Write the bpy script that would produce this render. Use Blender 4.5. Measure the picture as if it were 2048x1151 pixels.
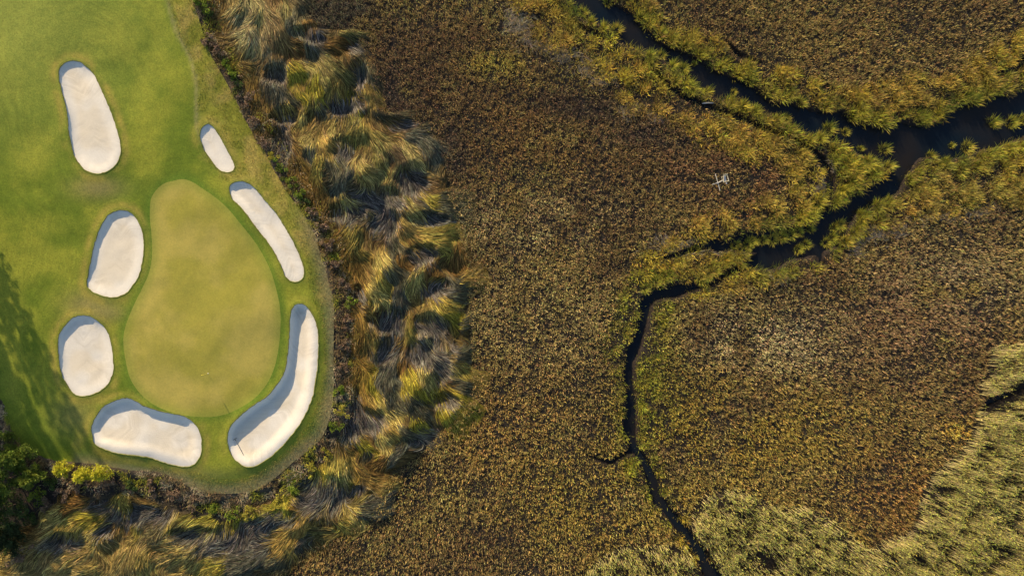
import bpy, math, random
import numpy as np
from mathutils import Vector, Matrix
from mathutils.geometry import delaunay_2d_cdt

for o in list(bpy.data.objects):
    bpy.data.objects.remove(o)
scene = bpy.context.scene
C = scene.collection
rng = np.random.default_rng(7)
random.seed(7)

# ------------------------------------------------------------------ camera, sky, sun, exposure
MPP = 0.075                 # metres on the marsh per photo pixel
CAMH = 102.0                # drone height above the marsh
SUN_EL = 19.0
SUN_H = (0.46, -0.888)      # horizontal direction in which the sunlight travels

cd = bpy.data.cameras.new('camera')
cam = bpy.data.objects.new('camera', cd); C.objects.link(cam)
cam.location = (0, 0, CAMH); cam.rotation_euler = (0, 0, 0)
cd.sensor_width = 36.0
cd.lens = 36.0 * CAMH / (2048 * MPP)
cd.clip_end = 6000.0
scene.camera = cam

w = bpy.data.worlds.new('World'); scene.world = w; w.use_nodes = True
nt = w.node_tree
sky = nt.nodes.new('ShaderNodeTexSky'); sky.sky_type = 'NISHITA'; sky.sun_disc = False
sky.sun_elevation = math.radians(SUN_EL)
sky.sun_rotation = math.atan2(-SUN_H[0], -SUN_H[1])
nt.links.new(sky.outputs[0], nt.nodes['Background'].inputs[0])
nt.nodes['Background'].inputs[1].default_value = 0.125

sd = bpy.data.lights.new('sun', 'SUN'); sd.energy = 4.6; sd.angle = math.radians(0.6); sd.color = (1.0, 0.80, 0.52)
sun = bpy.data.objects.new('sun', sd); C.objects.link(sun)
ce = math.cos(math.radians(SUN_EL))
sun.rotation_euler = Vector((SUN_H[0]*ce, SUN_H[1]*ce, -math.sin(math.radians(SUN_EL)))).to_track_quat('-Z', 'Y').to_euler()
sun.location = (-60, 110, 60)

scene.view_settings.view_transform = 'Standard'
scene.view_settings.look = 'None'
scene.view_settings.exposure = 0.96
scene.view_settings.gamma = 1.0

# ------------------------------------------------------------------ helpers: pixels, rasters, noise
def W(px, py, z=0.0):
    k = MPP * (CAMH - z) / CAMH
    return (px - 1024.0) * k, (575.5 - py) * k

def at(px, py, z=0.0):
    x, y = W(px, py, z)
    return Vector((x, y, z))

def scaled(pts, z):          # outline of something standing at height z -> its place on the z = 0 pixel grid
    k = (CAMH - z) / CAMH
    return [(1024 + (x - 1024) * k, 575.5 + (y - 575.5) * k) for x, y in pts]

def spline(pts, closed=True, step=3.0):
    P = np.array(pts, float); n = len(P); out = []
    rngi = range(n if closed else n - 1)
    for i in rngi:
        if closed:
            p0, p1, p2, p3 = P[(i-1) % n], P[i], P[(i+1) % n], P[(i+2) % n]
        else:
            p0, p1, p2, p3 = P[max(i-1, 0)], P[i], P[i+1], P[min(i+2, n-1)]
        m = max(1, int(np.hypot(*(p2-p1)) / step))
        for k in range(m):
            t = k / m
            out.append(0.5*((2*p1)+(-p0+p2)*t+(2*p0-5*p1+4*p2-p3)*t*t+(-p0+3*p1-3*p2+p3)*t**3))
    if not closed:
        out.append(P[-1])
    return np.array(out)

RX0, RY0, RS = -240.0, -200.0, 2.0
RW, RH = 1270, 780
GX = RX0 + RS * np.arange(RW); GY = RY0 + RS * np.arange(RH)

def inside(pts, x, y):
    P = np.asarray(pts, float); r = np.zeros(x.shape, bool)
    x0, y0 = P[-1]
    for x1, y1 in P:
        if y0 != y1:
            c = ((y0 > y) != (y1 > y))
            r ^= c & (x < (x1 - x0) * (y - y0) / (y1 - y0) + x0)
        x0, y0 = x1, y1
    return r

def raster(pts):
    P = np.asarray(pts, float); m = np.zeros((RH, RW), np.float32)
    i0 = max(0, int((P[:, 0].min() - RX0) / RS)); i1 = min(RW, int((P[:, 0].max() - RX0) / RS) + 2)
    j0 = max(0, int((P[:, 1].min() - RY0) / RS)); j1 = min(RH, int((P[:, 1].max() - RY0) / RS) + 2)
    if i1 <= i0 or j1 <= j0:
        return m
    X, Y = np.meshgrid(GX[i0:i1], GY[j0:j1])
    m[j0:j1, i0:i1] = inside(P, X, Y)
    return m

def stroke(pts, widths):     # a line of changing width (full width in pixels)
    P = np.array(pts, float); m = np.zeros((RH, RW), np.float32)
    for k in range(len(P) - 1):
        a, b = P[k], P[k+1]; wa, wb = widths[k]/2, widths[k+1]/2; wm = max(wa, wb) + 2
        i0 = max(0, int((min(a[0], b[0]) - wm - RX0)/RS)); i1 = min(RW, int((max(a[0], b[0]) + wm - RX0)/RS) + 2)
        j0 = max(0, int((min(a[1], b[1]) - wm - RY0)/RS)); j1 = min(RH, int((max(a[1], b[1]) + wm - RY0)/RS) + 2)
        if i1 <= i0 or j1 <= j0:
            continue
        X, Y = np.meshgrid(GX[i0:i1], GY[j0:j1])
        d = b - a; t = np.clip(((X-a[0])*d[0] + (Y-a[1])*d[1]) / max(1e-6, d @ d), 0, 1)
        r = np.hypot(X - a[0] - t*d[0], Y - a[1] - t*d[1])
        m[j0:j1, i0:i1] = np.maximum(m[j0:j1, i0:i1], r < wa + (wb - wa)*t)
    return m

def blur(m, rad):            # two box passes, radius in pixels
    k = max(1, int(rad / RS)); m = m.astype(np.float64)
    for _ in range(2):
        for ax in (0, 1):
            pad = [(0, 0), (0, 0)]; pad[ax] = (k + 1, k)
            c = np.cumsum(np.pad(m, pad, mode='edge'), axis=ax)
            n = m.shape[ax]
            m = (np.take(c, np.arange(2*k+1, 2*k+1+n), axis=ax) - np.take(c, np.arange(0, n), axis=ax)) / (2*k+1)
    return m.astype(np.float32)

def sample(m, px, py):
    fx = np.clip((px - RX0)/RS, 0, RW - 1.001); fy = np.clip((py - RY0)/RS, 0, RH - 1.001)
    i = fx.astype(int); j = fy.astype(int); u = fx - i; v = fy - j
    return (m[j, i]*(1-u)*(1-v) + m[j, i+1]*u*(1-v) + m[j+1, i]*(1-u)*v + m[j+1, i+1]*u*v)

def sstep(a, b, x):
    t = np.clip((x - a)/(b - a), 0, 1)
    return t*t*(3 - 2*t)

_lat = np.random.default_rng(3).random((8, 256, 256))
def vnoise(x, y, k=0):
    i = np.floor(x).astype(int); j = np.floor(y).astype(int); u = x - i; v = y - j
    u = u*u*(3-2*u); v = v*v*(3-2*v); L = _lat[k % 8]
    return (L[j & 255, i & 255]*(1-u)*(1-v) + L[j & 255, (i+1) & 255]*u*(1-v)
            + L[(j+1) & 255, i & 255]*(1-u)*v + L[(j+1) & 255, (i+1) & 255]*u*v)
def fbm(x, y, k=0, oct=4):
    s = 0; a = 0.5; t = 0
    for o in range(oct):
        s = s + a*vnoise(x + 17.3*o, y - 9.1*o, k + o); t += a; a *= 0.5; x = x*2.03; y = y*2.03
    return s / t

def topx(x, y, z=0.0):
    k = MPP * (CAMH - z) / CAMH
    return x / k + 1024.0, 575.5 - y / k

# ------------------------------------------------------------------ outlines read off the ground plan
BUNK = [
 [(117,153),(119,137),(128,126),(143,121),(160,124),(173,133),(187,147),(197,165),(207,187),(217,210),(228,240),(237,267),(242,293),(241,310),(233,328),(218,341),(197,348),(180,345),(168,339),(158,327),(148,312),(142,290),(137,263),(134,230),(128,200),(122,177)],
 [(399,272),(402,258),(409,250),(417,247),(425,252),(434,263),(444,280),(454,299),(464,317),(470,334),(467,341),(457,345),(444,343),(432,334),(419,317),(407,299),(402,284)],
 [(458,376),(464,366),(475,362),(490,363),(505,371),(520,387),(532,402),(545,417),(560,437),(572,457),(589,487),(602,517),(608,537),(607,554),(600,562),(592,564),(580,561),(570,552),(564,537),(555,517),(540,491),(525,471),(512,456),(497,434),(480,413),(463,396)],
 [(580,631),(584,617),(592,608),(604,607),(615,614),(627,631),(634,651),(637,674),(637,704),(634,744),(630,768),(625,795),(608,834),(585,868),(555,901),(532,920),(512,931),(497,934),(480,928),(465,912),(456,890),(455,870),(461,852),(475,835),(490,822),(512,806),(532,793),(554,768),(569,741),(575,707),(578,674)],
 [(247,420),(230,422),(217,429),(207,442),(197,462),(188,489),(182,517),(176,547),(173,566),(177,577),(187,585),(203,591),(223,595),(240,592),(253,586),(265,572),(275,557),(283,534),(287,507),(288,481),(283,457),(275,439),(263,426)],
 [(163,630),(180,632),(193,639),(208,652),(218,669),(224,694),(227,721),(227,741),(217,767),(200,781),(183,789),(166,792),(151,790),(143,783),(133,768),(125,754),(119,731),(116,701),(116,677),(122,661),(133,646),(147,634)],
 [(182,858),(185,846),(195,826),(210,810),(230,800),(250,795),(266,798),(286,810),(310,818),(336,825),(363,830),(383,840),(398,858),(403,874),(404,898),(399,914),(389,928),(373,933),(349,930),(326,924),(299,915),(273,911),(246,908),(223,903),(200,894),(188,886),(184,871)],
]
BDEPTH = [0.42, 0.30, 0.46, 0.95, 0.40, 0.50, 0.70]
BWID = [1.7, 1.3, 2.2, 3.4, 1.7, 1.8, 2.6]
GREEN = [(345,362),(365,358),(385,364),(405,377),(430,394),(455,416),(480,446),(505,477),(525,508),(542,543),(553,580),(560,615),(561,650),(558,690),(550,730),(535,765),(510,795),(480,815),(450,828),(420,833),(385,832),(350,826),(320,815),(295,800),(275,780),(260,755),(252,725),(247,690),(248,665),(255,640),(270,605),(285,575),(298,545),(304,510),(303,470),(300,440),(300,415),(303,395),(315,377),(330,366)]
TURF = [(362,-500),(366,-60),(385,0),(400,45),(420,105),(450,160),(478,213),(500,255),(530,300),(560,360),(582,395),(609,430),(630,467),(647,517),(660,561),(668,601),(668,651),(667,701),(668,751),(666,800),(658,840),(645,872),(620,898),(588,922),(562,945),(532,968),(505,982),(466,986),(416,985),(383,975),(349,956),(299,945),(240,942),(200,934),(160,930),(100,926),(67,914),(33,884),(10,841),(2,801),(-60,770),(-300,720),(-700,690),(-700,-500)]
MAT = [(440,-60),(600,-60),(590,10),(607,45),(653,57),(700,63),(720,93),(737,140),(742,187),(755,227),(797,233),(837,255),(870,283),(887,327),(895,360),(892,394),(909,421),(909,467),(929,511),(939,551),(932,591),(938,661),(941,704),(941,750),(938,785),(925,812),(904,841),(878,861),(845,901),(808,928),(768,961),(758,994),(741,1024),(698,1057),(672,1074),(615,1094),(578,1127),(520,1160),(480,1300),(-200,1300),(-200,1240),(0,1120),(60,1060),(110,1010),(200,1000),(283,996),(349,1022),(416,1040),(500,1035),(545,1005),(575,980),(640,930),(668,895),(690,850),(703,790),(706,720),(702,650),(700,590),(688,540),(672,480),(640,430),(600,380),(560,310),(525,240),(490,170),(460,110),(440,50)]
HOLLOW = [(568,232,22,14),(556,152,20,16),(630,70,26,16),(712,92,18,16),(716,150,16,22),(690,205,34,18),(560,300,18,40),(690,300,18,22),(800,250,24,10),(820,360,26,24),(760,400,46,22),(700,425,34,16),(860,440,30,12),(770,440,22,30),(845,510,24,18),(870,575,26,16),(720,590,10,16),(780,640,30,24),(860,650,26,22),(860,705,36,28),(885,735,16,24),(780,700,22,22),(640,985,46,30),(700,985,26,12),(850,870,28,20),(890,800,26,12),(740,840,26,20),(700,830,22,40),(290,1030,55,16),(480,1078,60,24),(400,1065,40,14),(215,1058,14,12),(140,1080,34,16),(210,1010,26,10),(520,1050,40,16),(570,1030,30,14),(905,690,10,22)]
# main creek: upper arm, open water, branch to the lower left
CREEK = [(1125,-120),(1128,-30),(1141,0),(1157,30),(1201,46),(1237,77),(1277,97),(1314,108),(1344,128),(1371,150),(1391,172),(1424,190),(1467,198),(1507,210),(1536,224),(1579,245),(1603,262),(1650,275),(1696,290),(1719,305),(1749,317),(1789,333),(1796,345),(1763,360),(1723,383),(1683,410),(1649,427),(1636,443),(1599,455),(1533,460),(1493,468),(1433,484),(1425,500),(1470,500),(1520,505),(1493,524),(1433,553),(1387,570),(1330,588),(1345,596),(1387,580),(1433,562),(1493,536),(1553,536),(1583,519),(1643,505),(1683,478),(1696,458),(1716,427),(1743,413),(1769,397),(1799,383),(1806,365),(1826,337),(1846,313),(1903,317),(1953,302),(1996,293),(2036,277),(2100,260),(2300,250),(2300,150),(2100,160),(2048,172),(2029,184),(1969,200),(1926,213),(1889,232),(1853,250),(1793,245),(1779,258),(1716,245),(1679,222),(1619,220),(1576,206),(1536,200),(1504,170),(1454,150),(1424,138),(1397,117),(1357,100),(1317,84),(1306,66),(1277,48),(1264,27),(1231,10),(1205,-5),(1180,-40),(1180,-120)]
DITCHES = [
 ([(1440,558),(1387,571),(1340,582),(1307,590),(1292,605),(1288,640),(1281,668),(1268,698),(1258,730),(1259,768),(1264,811),(1260,851),(1263,880),(1275,903)], [10,12,17,20,19,14,12,21,14,13,18,24,16,9]),
 ([(1275,903),(1293,930),(1306,965),(1313,994),(1336,1023),(1355,1046),(1380,1077),(1406,1117),(1430,1160),(1460,1260)], [10,14,18,22,13,17,18,21,24,26]),
 ([(1150,906),(1195,915),(1222,924),(1250,905),(1272,903)], [3,7,9,7,8]),
 ([(2120,735),(2048,771),(2015,789),(1974,806),(1960,834)], [16,14,12,13,6]),
 ([(1433,484),(1380,500),(1310,520),(1285,530)], [16,10,6,3]),
 ([(1640,440),(1633,480),(1645,520),(1660,545)], [10,10,7,4]),
 ([(1150,50),(1185,66),(1215,80)], [7,9,6]),
 ([(1305,140),(1345,182),(1385,198),(1432,218),(1480,236),(1530,258),(1585,275),(1620,300),(1655,335),(1665,380),(1640,420)], [7,10,9,10,9,8,8,12,16,14,12]),  # mostly a shadow strip behind the bank clumps, carved as a dark channel
 ([(1440,72),(1475,108),(1530,128)], [5,7,5]),
 ([(1990,150),(2020,140),(2060,120)], [9,12,12]),
 ([(1700,520),(1690,500),(1672,480)], [4,6,7]),
]
BANK = [  # yellow-green tall cordgrass along the water
 [(985,-60),(1010,0),(1064,45),(1080,85),(1151,108),(1191,138),(1231,175),(1251,213),(1262,235),(1317,228),(1357,245),(1391,281),(1441,298),(1491,311),(1536,327),(1580,345),(1600,372),(1567,388),(1533,393),(1477,417),(1407,434),(1375,458),(1330,490),(1270,530),(1240,600),(1215,700),(1240,780),(1245,900),(1260,960),(1290,990),(1320,1040),(1400,1130),(1480,1130),(1400,1040),(1340,960),(1310,890),(1310,800),(1330,700),(1350,620),(1440,590),(1536,567),(1569,552),(1649,533),(1696,492),(1733,465),(1776,457),(1836,432),(1903,425),(1953,415),(2048,409),(2200,400),(2200,20),(2048,60),(1969,107),(1903,150),(1826,147),(1769,167),(1686,173),(1619,147),(1524,130),(1457,110),(1437,74),(1357,53),(1314,20),(1301,0),(1280,-60)],
]
GOLD = [(1251,213),(1320,205),(1400,240),(1480,275),(1560,312),(1622,350),(1632,385),(1600,418),(1540,446),(1447,463),(1387,470),(1378,460),(1407,438),(1477,422),(1533,402),(1603,378),(1592,350),(1540,328),(1491,306),(1391,274),(1317,224)]
REED = [
 [(2300,640),(2048,690),(2003,694),(1990,745),(1972,777),(1975,798),(2015,782),(2048,764),(2300,700)],
 [(2300,750),(2048,782),(2012,800),(1976,818),(1964,842),(1945,903),(1881,950),(1852,1009),(1832,1073),(1771,1092),(1763,1116),(1710,1079),(1670,1047),(1617,1021),(1576,1026),(1516,1000),(1466,986),(1416,1000),(1392,1024),(1388,1058),(1412,1100),(1440,1148),(1480,1290),(2300,1300)],
 [(1170,1300),(1180,1150),(1215,1122),(1250,1098),(1283,1102),(1363,1102),(1395,1135),(1420,1180),(1450,1300)],
]

TZ = 1.25                                  # level of the mown turf above the marsh
turf_r = raster(spline(scaled(TURF, 1.0), True, 12))
turf_b = blur(turf_r, 18); turf_w = blur(turf_r, 46)
mat_r = raster(spline(scaled(MAT, 0.4), True, 12))
mat_b = blur(mat_r, 8)
creek_r = raster(spline(CREEK, True, 8))
ditch_r = np.zeros_like(creek_r)
for p, wd in DITCHES:
    ditch_r = np.maximum(ditch_r, stroke(p, [1.08*q for q in wd]))
chan_r = np.maximum(creek_r, ditch_r)
GXX, GYY = np.meshgrid(GX, GY)
# ragged water edge
wob = (fbm(GXX/22, GYY/22, 1, 3) - 0.5)
chan_b = blur(chan_r, 5) + wob*0.22*(blur(chan_r, 14) > 0.02)
chan_n = blur(chan_r, 8); creek_n = blur(creek_r, 8); ditch_n = blur(ditch_r, 6)
chan_w = blur(chan_r, 44)
bank_r = np.maximum(raster(spline(scaled(BANK[0], 0.7), True, 14)), raster(spline(scaled(GOLD, 0.7), True, 14))); bank_b = blur(bank_r, 10)
gold_b = blur(raster(spline(scaled(GOLD, 0.7), True, 14)), 12)
reed_r = np.zeros_like(creek_r)
for p in REED:
    reed_r = np.maximum(reed_r, raster(spline(scaled(p, 1.8), True, 14)))
reed_b = blur(reed_r, 6)
hol = np.zeros_like(creek_r)
for x, y, a, b in HOLLOW:
    r = ((GXX-x)/a)**2 + ((GYY-y)/b)**2
    r = r*0.72 + (fbm(GXX/16, GYY/16, 2, 2) - 0.5)*1.6
    hol = np.maximum(hol, 1 - sstep(0.5, 1.5, r))
hol = hol.astype(np.float32)

# lobes of wind-laid marsh hay: every lobe is a combed mound with its own direction
GUIDE = np.array([(480,60,110),(560,100,70),(620,130,60),(690,100,30),(600,250,100),(650,200,120),(720,230,60),(800,260,15),(860,300,25),(700,330,110),(780,330,70),(880,380,15),(650,420,80),(750,430,90),(830,420,20),(900,470,5),(720,550,65),(850,560,100),(930,560,15),(720,650,75),(830,650,110),(920,660,0),(760,760,105),(860,780,75),(920,780,15),(720,880,60),(760,900,95),(850,850,30),(640,990,150),(720,990,25),(600,1060,160),(480,1080,150),(300,1060,125),(200,1030,140),(100,1080,150),(350,1100,135)], float)
def guide(px, py):
    d = (GUIDE[:, 0]-px)**2 + (GUIDE[:, 1]-py)**2 + 900
    wt = 1/d**1.5; a = np.radians(GUIDE[:, 2])
    return math.atan2((wt*np.sin(a)).sum(), (wt*np.cos(a)).sum())
HL = np.zeros((RH, RW), np.float32); ANG = np.zeros((RH, RW), np.float32); LID = np.zeros((RH, RW), np.int32)
lobes = []
tries = 0
while len(lobes) < 230 and tries < 9000:
    tries += 1
    x = random.uniform(0, 960); y = random.uniform(-40, 1170)
    if sample(mat_b, np.array([x]), np.array([y]))[0] < 0.55: continue
    big = random.random()
    mind = 25 if big < 0.55 else 42
    if any((x-l[0])**2 + (y-l[1])**2 < mind**2 for l in lobes): continue
    a = guide(x, y) + random.gauss(0, 0.45)
    lobes.append((x, y, a, random.uniform(46, 80)*(1.25 if big > 0.55 else 0.8), random.uniform(16, 27)*(1.3 if big > 0.55 else 0.85), random.uniform(0.5, 1.0)*(1.35 if big > 0.55 else 0.9), random.gauss(0, 0.9)))
for n, (x, y, a, L, Wd, A, curl) in enumerate(lobes):
    x -= math.cos(a)*L*0.35; y -= math.sin(a)*L*0.35
    i0 = max(0, int((x - 1.6*L - RX0)/RS)); i1 = min(RW, int((x + 1.6*L - RX0)/RS)); j0 = max(0, int((y - 1.6*L - RY0)/RS)); j1 = min(RH, int((y + 1.6*L - RY0)/RS))
    X = GXX[j0:j1, i0:i1] - x; Y = GYY[j0:j1, i0:i1] - y
    wx = (fbm((X+x)/20, (Y+y)/20, 4, 2) - .5)*14; wy = (fbm((X+x)/20, (Y+y)/20, 5, 2) - .5)*14
    X = X + wx; Y = Y + wy
    s = X*math.cos(a) + Y*math.sin(a); t = -X*math.sin(a) + Y*math.cos(a)
    u = s/L; t = t - curl*0.35*L*np.clip(u, 0, 1)**2
    v = t/(Wd*(0.75 + 0.55*np.clip(u, 0, 1)))
    h = A*sstep(-0.3, 0.25, u)*np.clip(1 - np.clip(u, 0, 2)**3.2, 0, 1)*np.clip(1 - np.abs(v)**3.5, 0, 1)**0.6
    ang = a + 0.55*np.clip(v, -1.2, 1.2) + curl*0.7*np.clip(u, 0, 1)
    cur = HL[j0:j1, i0:i1]; m = h > cur
    cur[m] = h[m]; ANG[j0:j1, i0:i1][m] = ang[m]; LID[j0:j1, i0:i1][m] = n + 1
HL *= (1 - 0.9*hol)*(1 - 0.6*sstep(0.02, 0.12, turf_w))
roll = (fbm(GXX/60, GYY/60, 7, 2) - 0.5)*2.6
HL = (HL*0.7 + np.clip(mat_b*1.4 - 0.4, 0, 1)*(0.3 + roll)*(1 - 0.7*sstep(0.02, 0.12, turf_w)) - 0.55*hol*mat_b).astype(np.float32)
HL = np.maximum(HL, -0.45)
HL = blur(HL, 2)*np.clip(blur(np.maximum(mat_r, (HL > 0.1)*1.0), 4), 0, 1)
noang = LID == 0
ANG[noang] = (fbm(GXX/90, GYY/90, 6, 2)*6.0 - 1.0)[noang]
ACOS = blur(np.cos(ANG), 5); ASIN = blur(np.sin(ANG), 5)

def ground_h(px, py):
    B = sample(turf_b, px, py)
    z = 0.05 + (fbm(px/30, py/30, 1, 3) - 0.5)*0.16
    z = z + 0.5*sstep(0.02, 0.5, B) - 2.6*sstep(0.62, 0.97, B)
    z = z - 1.5*sstep(0.34, 0.82, sample(chan_b, px, py)) - 0.18*sstep(0.03, 0.4, sample(chan_w, px, py))
    z = z + sample(HL, px, py)
    # wrack-line hummocks along the bank
    z = z + 0.28*fbm(px/9, py/9, 3, 3)*sstep(0.02, 0.25, B)*(1 - sstep(0.5, 0.62, B))
    return z

# ------------------------------------------------------------------ materials
def new_mat(name):
    m = bpy.data.materials.new(name); m.use_nodes = True
    n = m.node_tree.nodes; l = m.node_tree.links
    b = n['Principled BSDF']
    return m, n, l, b

def mix_col(n, l, a, b, fac, mode='MIX'):
    x = n.new('ShaderNodeMix'); x.data_type = 'RGBA'; x.blend_type = mode
    for sock, val in ((x.inputs[6], a), (x.inputs[7], b), (x.inputs[0], fac)):
        if hasattr(val, 'links') or hasattr(val, 'is_linked'): l.new(val, sock)
        else: sock.default_value = val
    return x.outputs[2]

def noise(n, l, scale, detail=4, vec=None, dim='3D', rough=0.6):
    t = n.new('ShaderNodeTexNoise'); t.noise_dimensions = dim
    t.inputs['Scale'].default_value = scale; t.inputs['Detail'].default_value = detail; t.inputs['Roughness'].default_value = rough
    if vec is not None: l.new(vec, t.inputs['W' if dim == '1D' else 'Vector'])
    return t.outputs['Fac']

def ramp(n, l, fac, stops):
    r = n.new('ShaderNodeValToRGB'); l.new(fac, r.inputs[0])
    e = r.color_ramp.elements
    e[0].position, e[0].color = stops[0][0], (*stops[0][1], 1); e[1].position, e[1].color = stops[-1][0], (*stops[-1][1], 1)
    for p, c in stops[1:-1]:
        q = e.new(p); q.color = (*c, 1)
    return r.outputs[0]

def attr(n, name):
    a = n.new('ShaderNodeAttribute'); a.attribute_name = name
    return a

def blade_mat(name, trans=0.28, rough=0.75, spec=0.15):
    m, n, l, b = new_mat(name)
    a = attr(n, 'col')
    b.inputs['Roughness'].default_value = rough; b.inputs['Specular IOR Level'].default_value = spec
    l.new(a.outputs['Color'], b.inputs['Base Color'])
    t = n.new('ShaderNodeBsdfTranslucent'); l.new(a.outputs['Color'], t.inputs['Color'])
    mx = n.new('ShaderNodeMixShader'); mx.inputs[0].default_value = trans
    l.new(b.outputs[0], mx.inputs[1]); l.new(t.outputs[0], mx.inputs[2])
    l.new(mx.outputs[0], n['Material Output'].inputs['Surface'])
    return m
M_blade = blade_mat('grass_blades'); M_hay = blade_mat('laid_hay', 0.12, 0.75, 0.12); M_leaf = blade_mat('leaves', 0.25)

def surface_mat(name, scale_hi, amt, bump_scale, bump_d, rough=0.9):
    m, n, l, b = new_mat(name)
    a = attr(n, 'col')
    geo = n.new('ShaderNodeNewGeometry')
    f = noise(n, l, scale_hi, 6, geo.outputs['Position'])
    v = ramp(n, l, f, [(0.3, (1-amt,)*3), (0.7, (1+amt,)*3)])
    c = mix_col(n, l, a.outputs['Color'], v, 1.0, 'MULTIPLY')
    l.new(c, b.inputs['Base Color']); b.inputs['Roughness'].default_value = rough; b.inputs['Specular IOR Level'].default_value = 0.1
    bf = noise(n, l, bump_scale, 5, geo.outputs['Position'])
    bp = n.new('ShaderNodeBump'); bp.inputs['Strength'].default_value = 1.0; bp.inputs['Distance'].default_value = bump_d
    l.new(bf, bp.inputs['Height']); l.new(bp.outputs[0], b.inputs['Normal'])
    return m
M_ground = surface_mat('marsh_mud', 3.0, 0.5, 4.0, 0.15)

def turf_mat(name, amt, ringamt, bd, rs):
    m, n, l, b = new_mat(name)
    a = attr(n, 'col'); rg = attr(n, 'ring')
    geo = n.new('ShaderNodeNewGeometry'); pos = geo.outputs['Position']
    wv = n.new('ShaderNodeMath'); wv.operation = 'MULTIPLY_ADD'        # passes of the mower, wandering a little
    nz = noise(n, l, 0.12, 2, pos); l.new(nz, wv.inputs[0]); wv.inputs[1].default_value = 5.0; l.new(rg.outputs['Fac'], wv.inputs[2])
    r1 = noise(n, l, rs, 8, wv.outputs[0], '1D', 0.8)
    msk = noise(n, l, 0.07, 3, pos)
    v1 = ramp(n, l, r1, [(0.25, (1-ringamt,)*3), (0.75, (1+ringamt,)*3)])
    k = ramp(n, l, msk, [(0.35, (0, 0, 0)), (0.65, (1, 1, 1))])
    c1 = mix_col(n, l, (1, 1, 1, 1), v1, k)
    f2 = noise(n, l, 0.8, 7, pos, rough=0.75)
    v2 = ramp(n, l, f2, [(0.3, (1-amt*0.55, 1-amt*0.4, 1-amt*0.5)), (0.7, (1+amt*0.6, 1+amt*0.4, 1+amt*0.2))])
    f3 = noise(n, l, 4.0, 8, pos, rough=0.9)
    v3 = ramp(n, l, f3, [(0.32, (1-amt*1.2,)*3), (0.68, (1+amt*1.2,)*3)])
    c = mix_col(n, l, a.outputs['Color'], c1, 1.0, 'MULTIPLY'); c = mix_col(n, l, c, v2, 1.0, 'MULTIPLY'); c = mix_col(n, l, c, v3, 1.0, 'MULTIPLY')
    l.new(c, b.inputs['Base Color']); b.inputs['Roughness'].default_value = 0.85; b.inputs['Specular IOR Level'].default_value = 0.12
    bf = noise(n, l, 9.0, 4, pos, rough=0.75)
    bp = n.new('ShaderNodeBump'); bp.inputs['Distance'].default_value = bd; bp.inputs['Strength'].default_value = 1.0
    l.new(bf, bp.inputs['Height']); l.new(bp.outputs[0], b.inputs['Normal'])
    return m
M_turf = turf_mat('mown_turf', 0.40, 0.22, 0.05, 1.5)
M_green = turf_mat('green_turf', 0.2, 0.05, 0.008, 0.8)

def sand_mat():
    m, n, l, b = new_mat('bunker_sand')
    a = attr(n, 'col'); rg = attr(n, 'ring'); geo = n.new('ShaderNodeNewGeometry'); pos = geo.outputs['Position']
    wv = n.new('ShaderNodeMath'); wv.operation = 'MULTIPLY_ADD'
    nz = noise(n, l, 0.35, 2, pos); l.new(nz, wv.inputs[0]); wv.inputs[1].default_value = 0.9; l.new(rg.outputs['Fac'], wv.inputs[2])
    r1 = noise(n, l, 1.9, 4, wv.outputs[0], '1D', 0.75)
    msk = noise(n, l, 0.22, 3, pos)
    k = ramp(n, l, msk, [(0.4, (0, 0, 0)), (0.6, (1, 1, 1))])
    v1 = ramp(n, l, r1, [(0.3, (0.83, 0.82, 0.80)), (0.7, (1.06, 1.06, 1.06))])
    c1 = mix_col(n, l, (1, 1, 1, 1), v1, k)
    f2 = noise(n, l, 3.0, 6, pos); v2 = ramp(n, l, f2, [(0.3, (0.965, 0.96, 0.95)), (0.7, (1.02, 1.02, 1.02))])
    c = mix_col(n, l, a.outputs['Color'], c1, 1.0, 'MULTIPLY'); c = mix_col(n, l, c, v2, 1.0, 'MULTIPLY')
    l.new(c, b.inputs['Base Color']); b.inputs['Roughness'].default_value = 0.95; b.inputs['Specular IOR Level'].default_value = 0.05
    ad = n.new('ShaderNodeMath'); ad.operation = 'MULTIPLY_ADD'
    f3 = noise(n, l, 6.0, 3, pos); l.new(r1, ad.inputs[0]); ad.inputs[1].default_value = 0.5; l.new(f3, ad.inputs[2])
    bp = n.new('ShaderNodeBump'); bp.inputs['Distance'].default_value = 0.022; bp.inputs['Strength'].default_value = 1.0
    l.new(ad.outputs[0], bp.inputs['Height']); l.new(bp.outputs[0], b.inputs['Normal'])
    return m
M_sand = sand_mat()

def water_mat():
    m, n, l, b = new_mat('creek_water')
    geo = n.new('ShaderNodeNewGeometry'); pos = geo.outputs['Position']
    f = noise(n, l, 0.12, 3, pos)
    c = ramp(n, l, f, [(0.35, (0.004, 0.008, 0.013)), (0.7, (0.012, 0.010, 0.009))])
    l.new(c, b.inputs['Base Color']); b.inputs['Roughness'].default_value = 0.06; b.inputs['IOR'].default_value = 1.33; b.inputs['Specular IOR Level'].default_value = 0.3
    f2 = noise(n, l, 1.6, 3, pos); bp = n.new('ShaderNodeBump'); bp.inputs['Distance'].default_value = 0.012; bp.inputs['Strength'].default_value = 0.5
    l.new(f2, bp.inputs['Height']); l.new(bp.outputs[0], b.inputs['Normal'])
    return m
M_water = water_mat()

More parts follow.
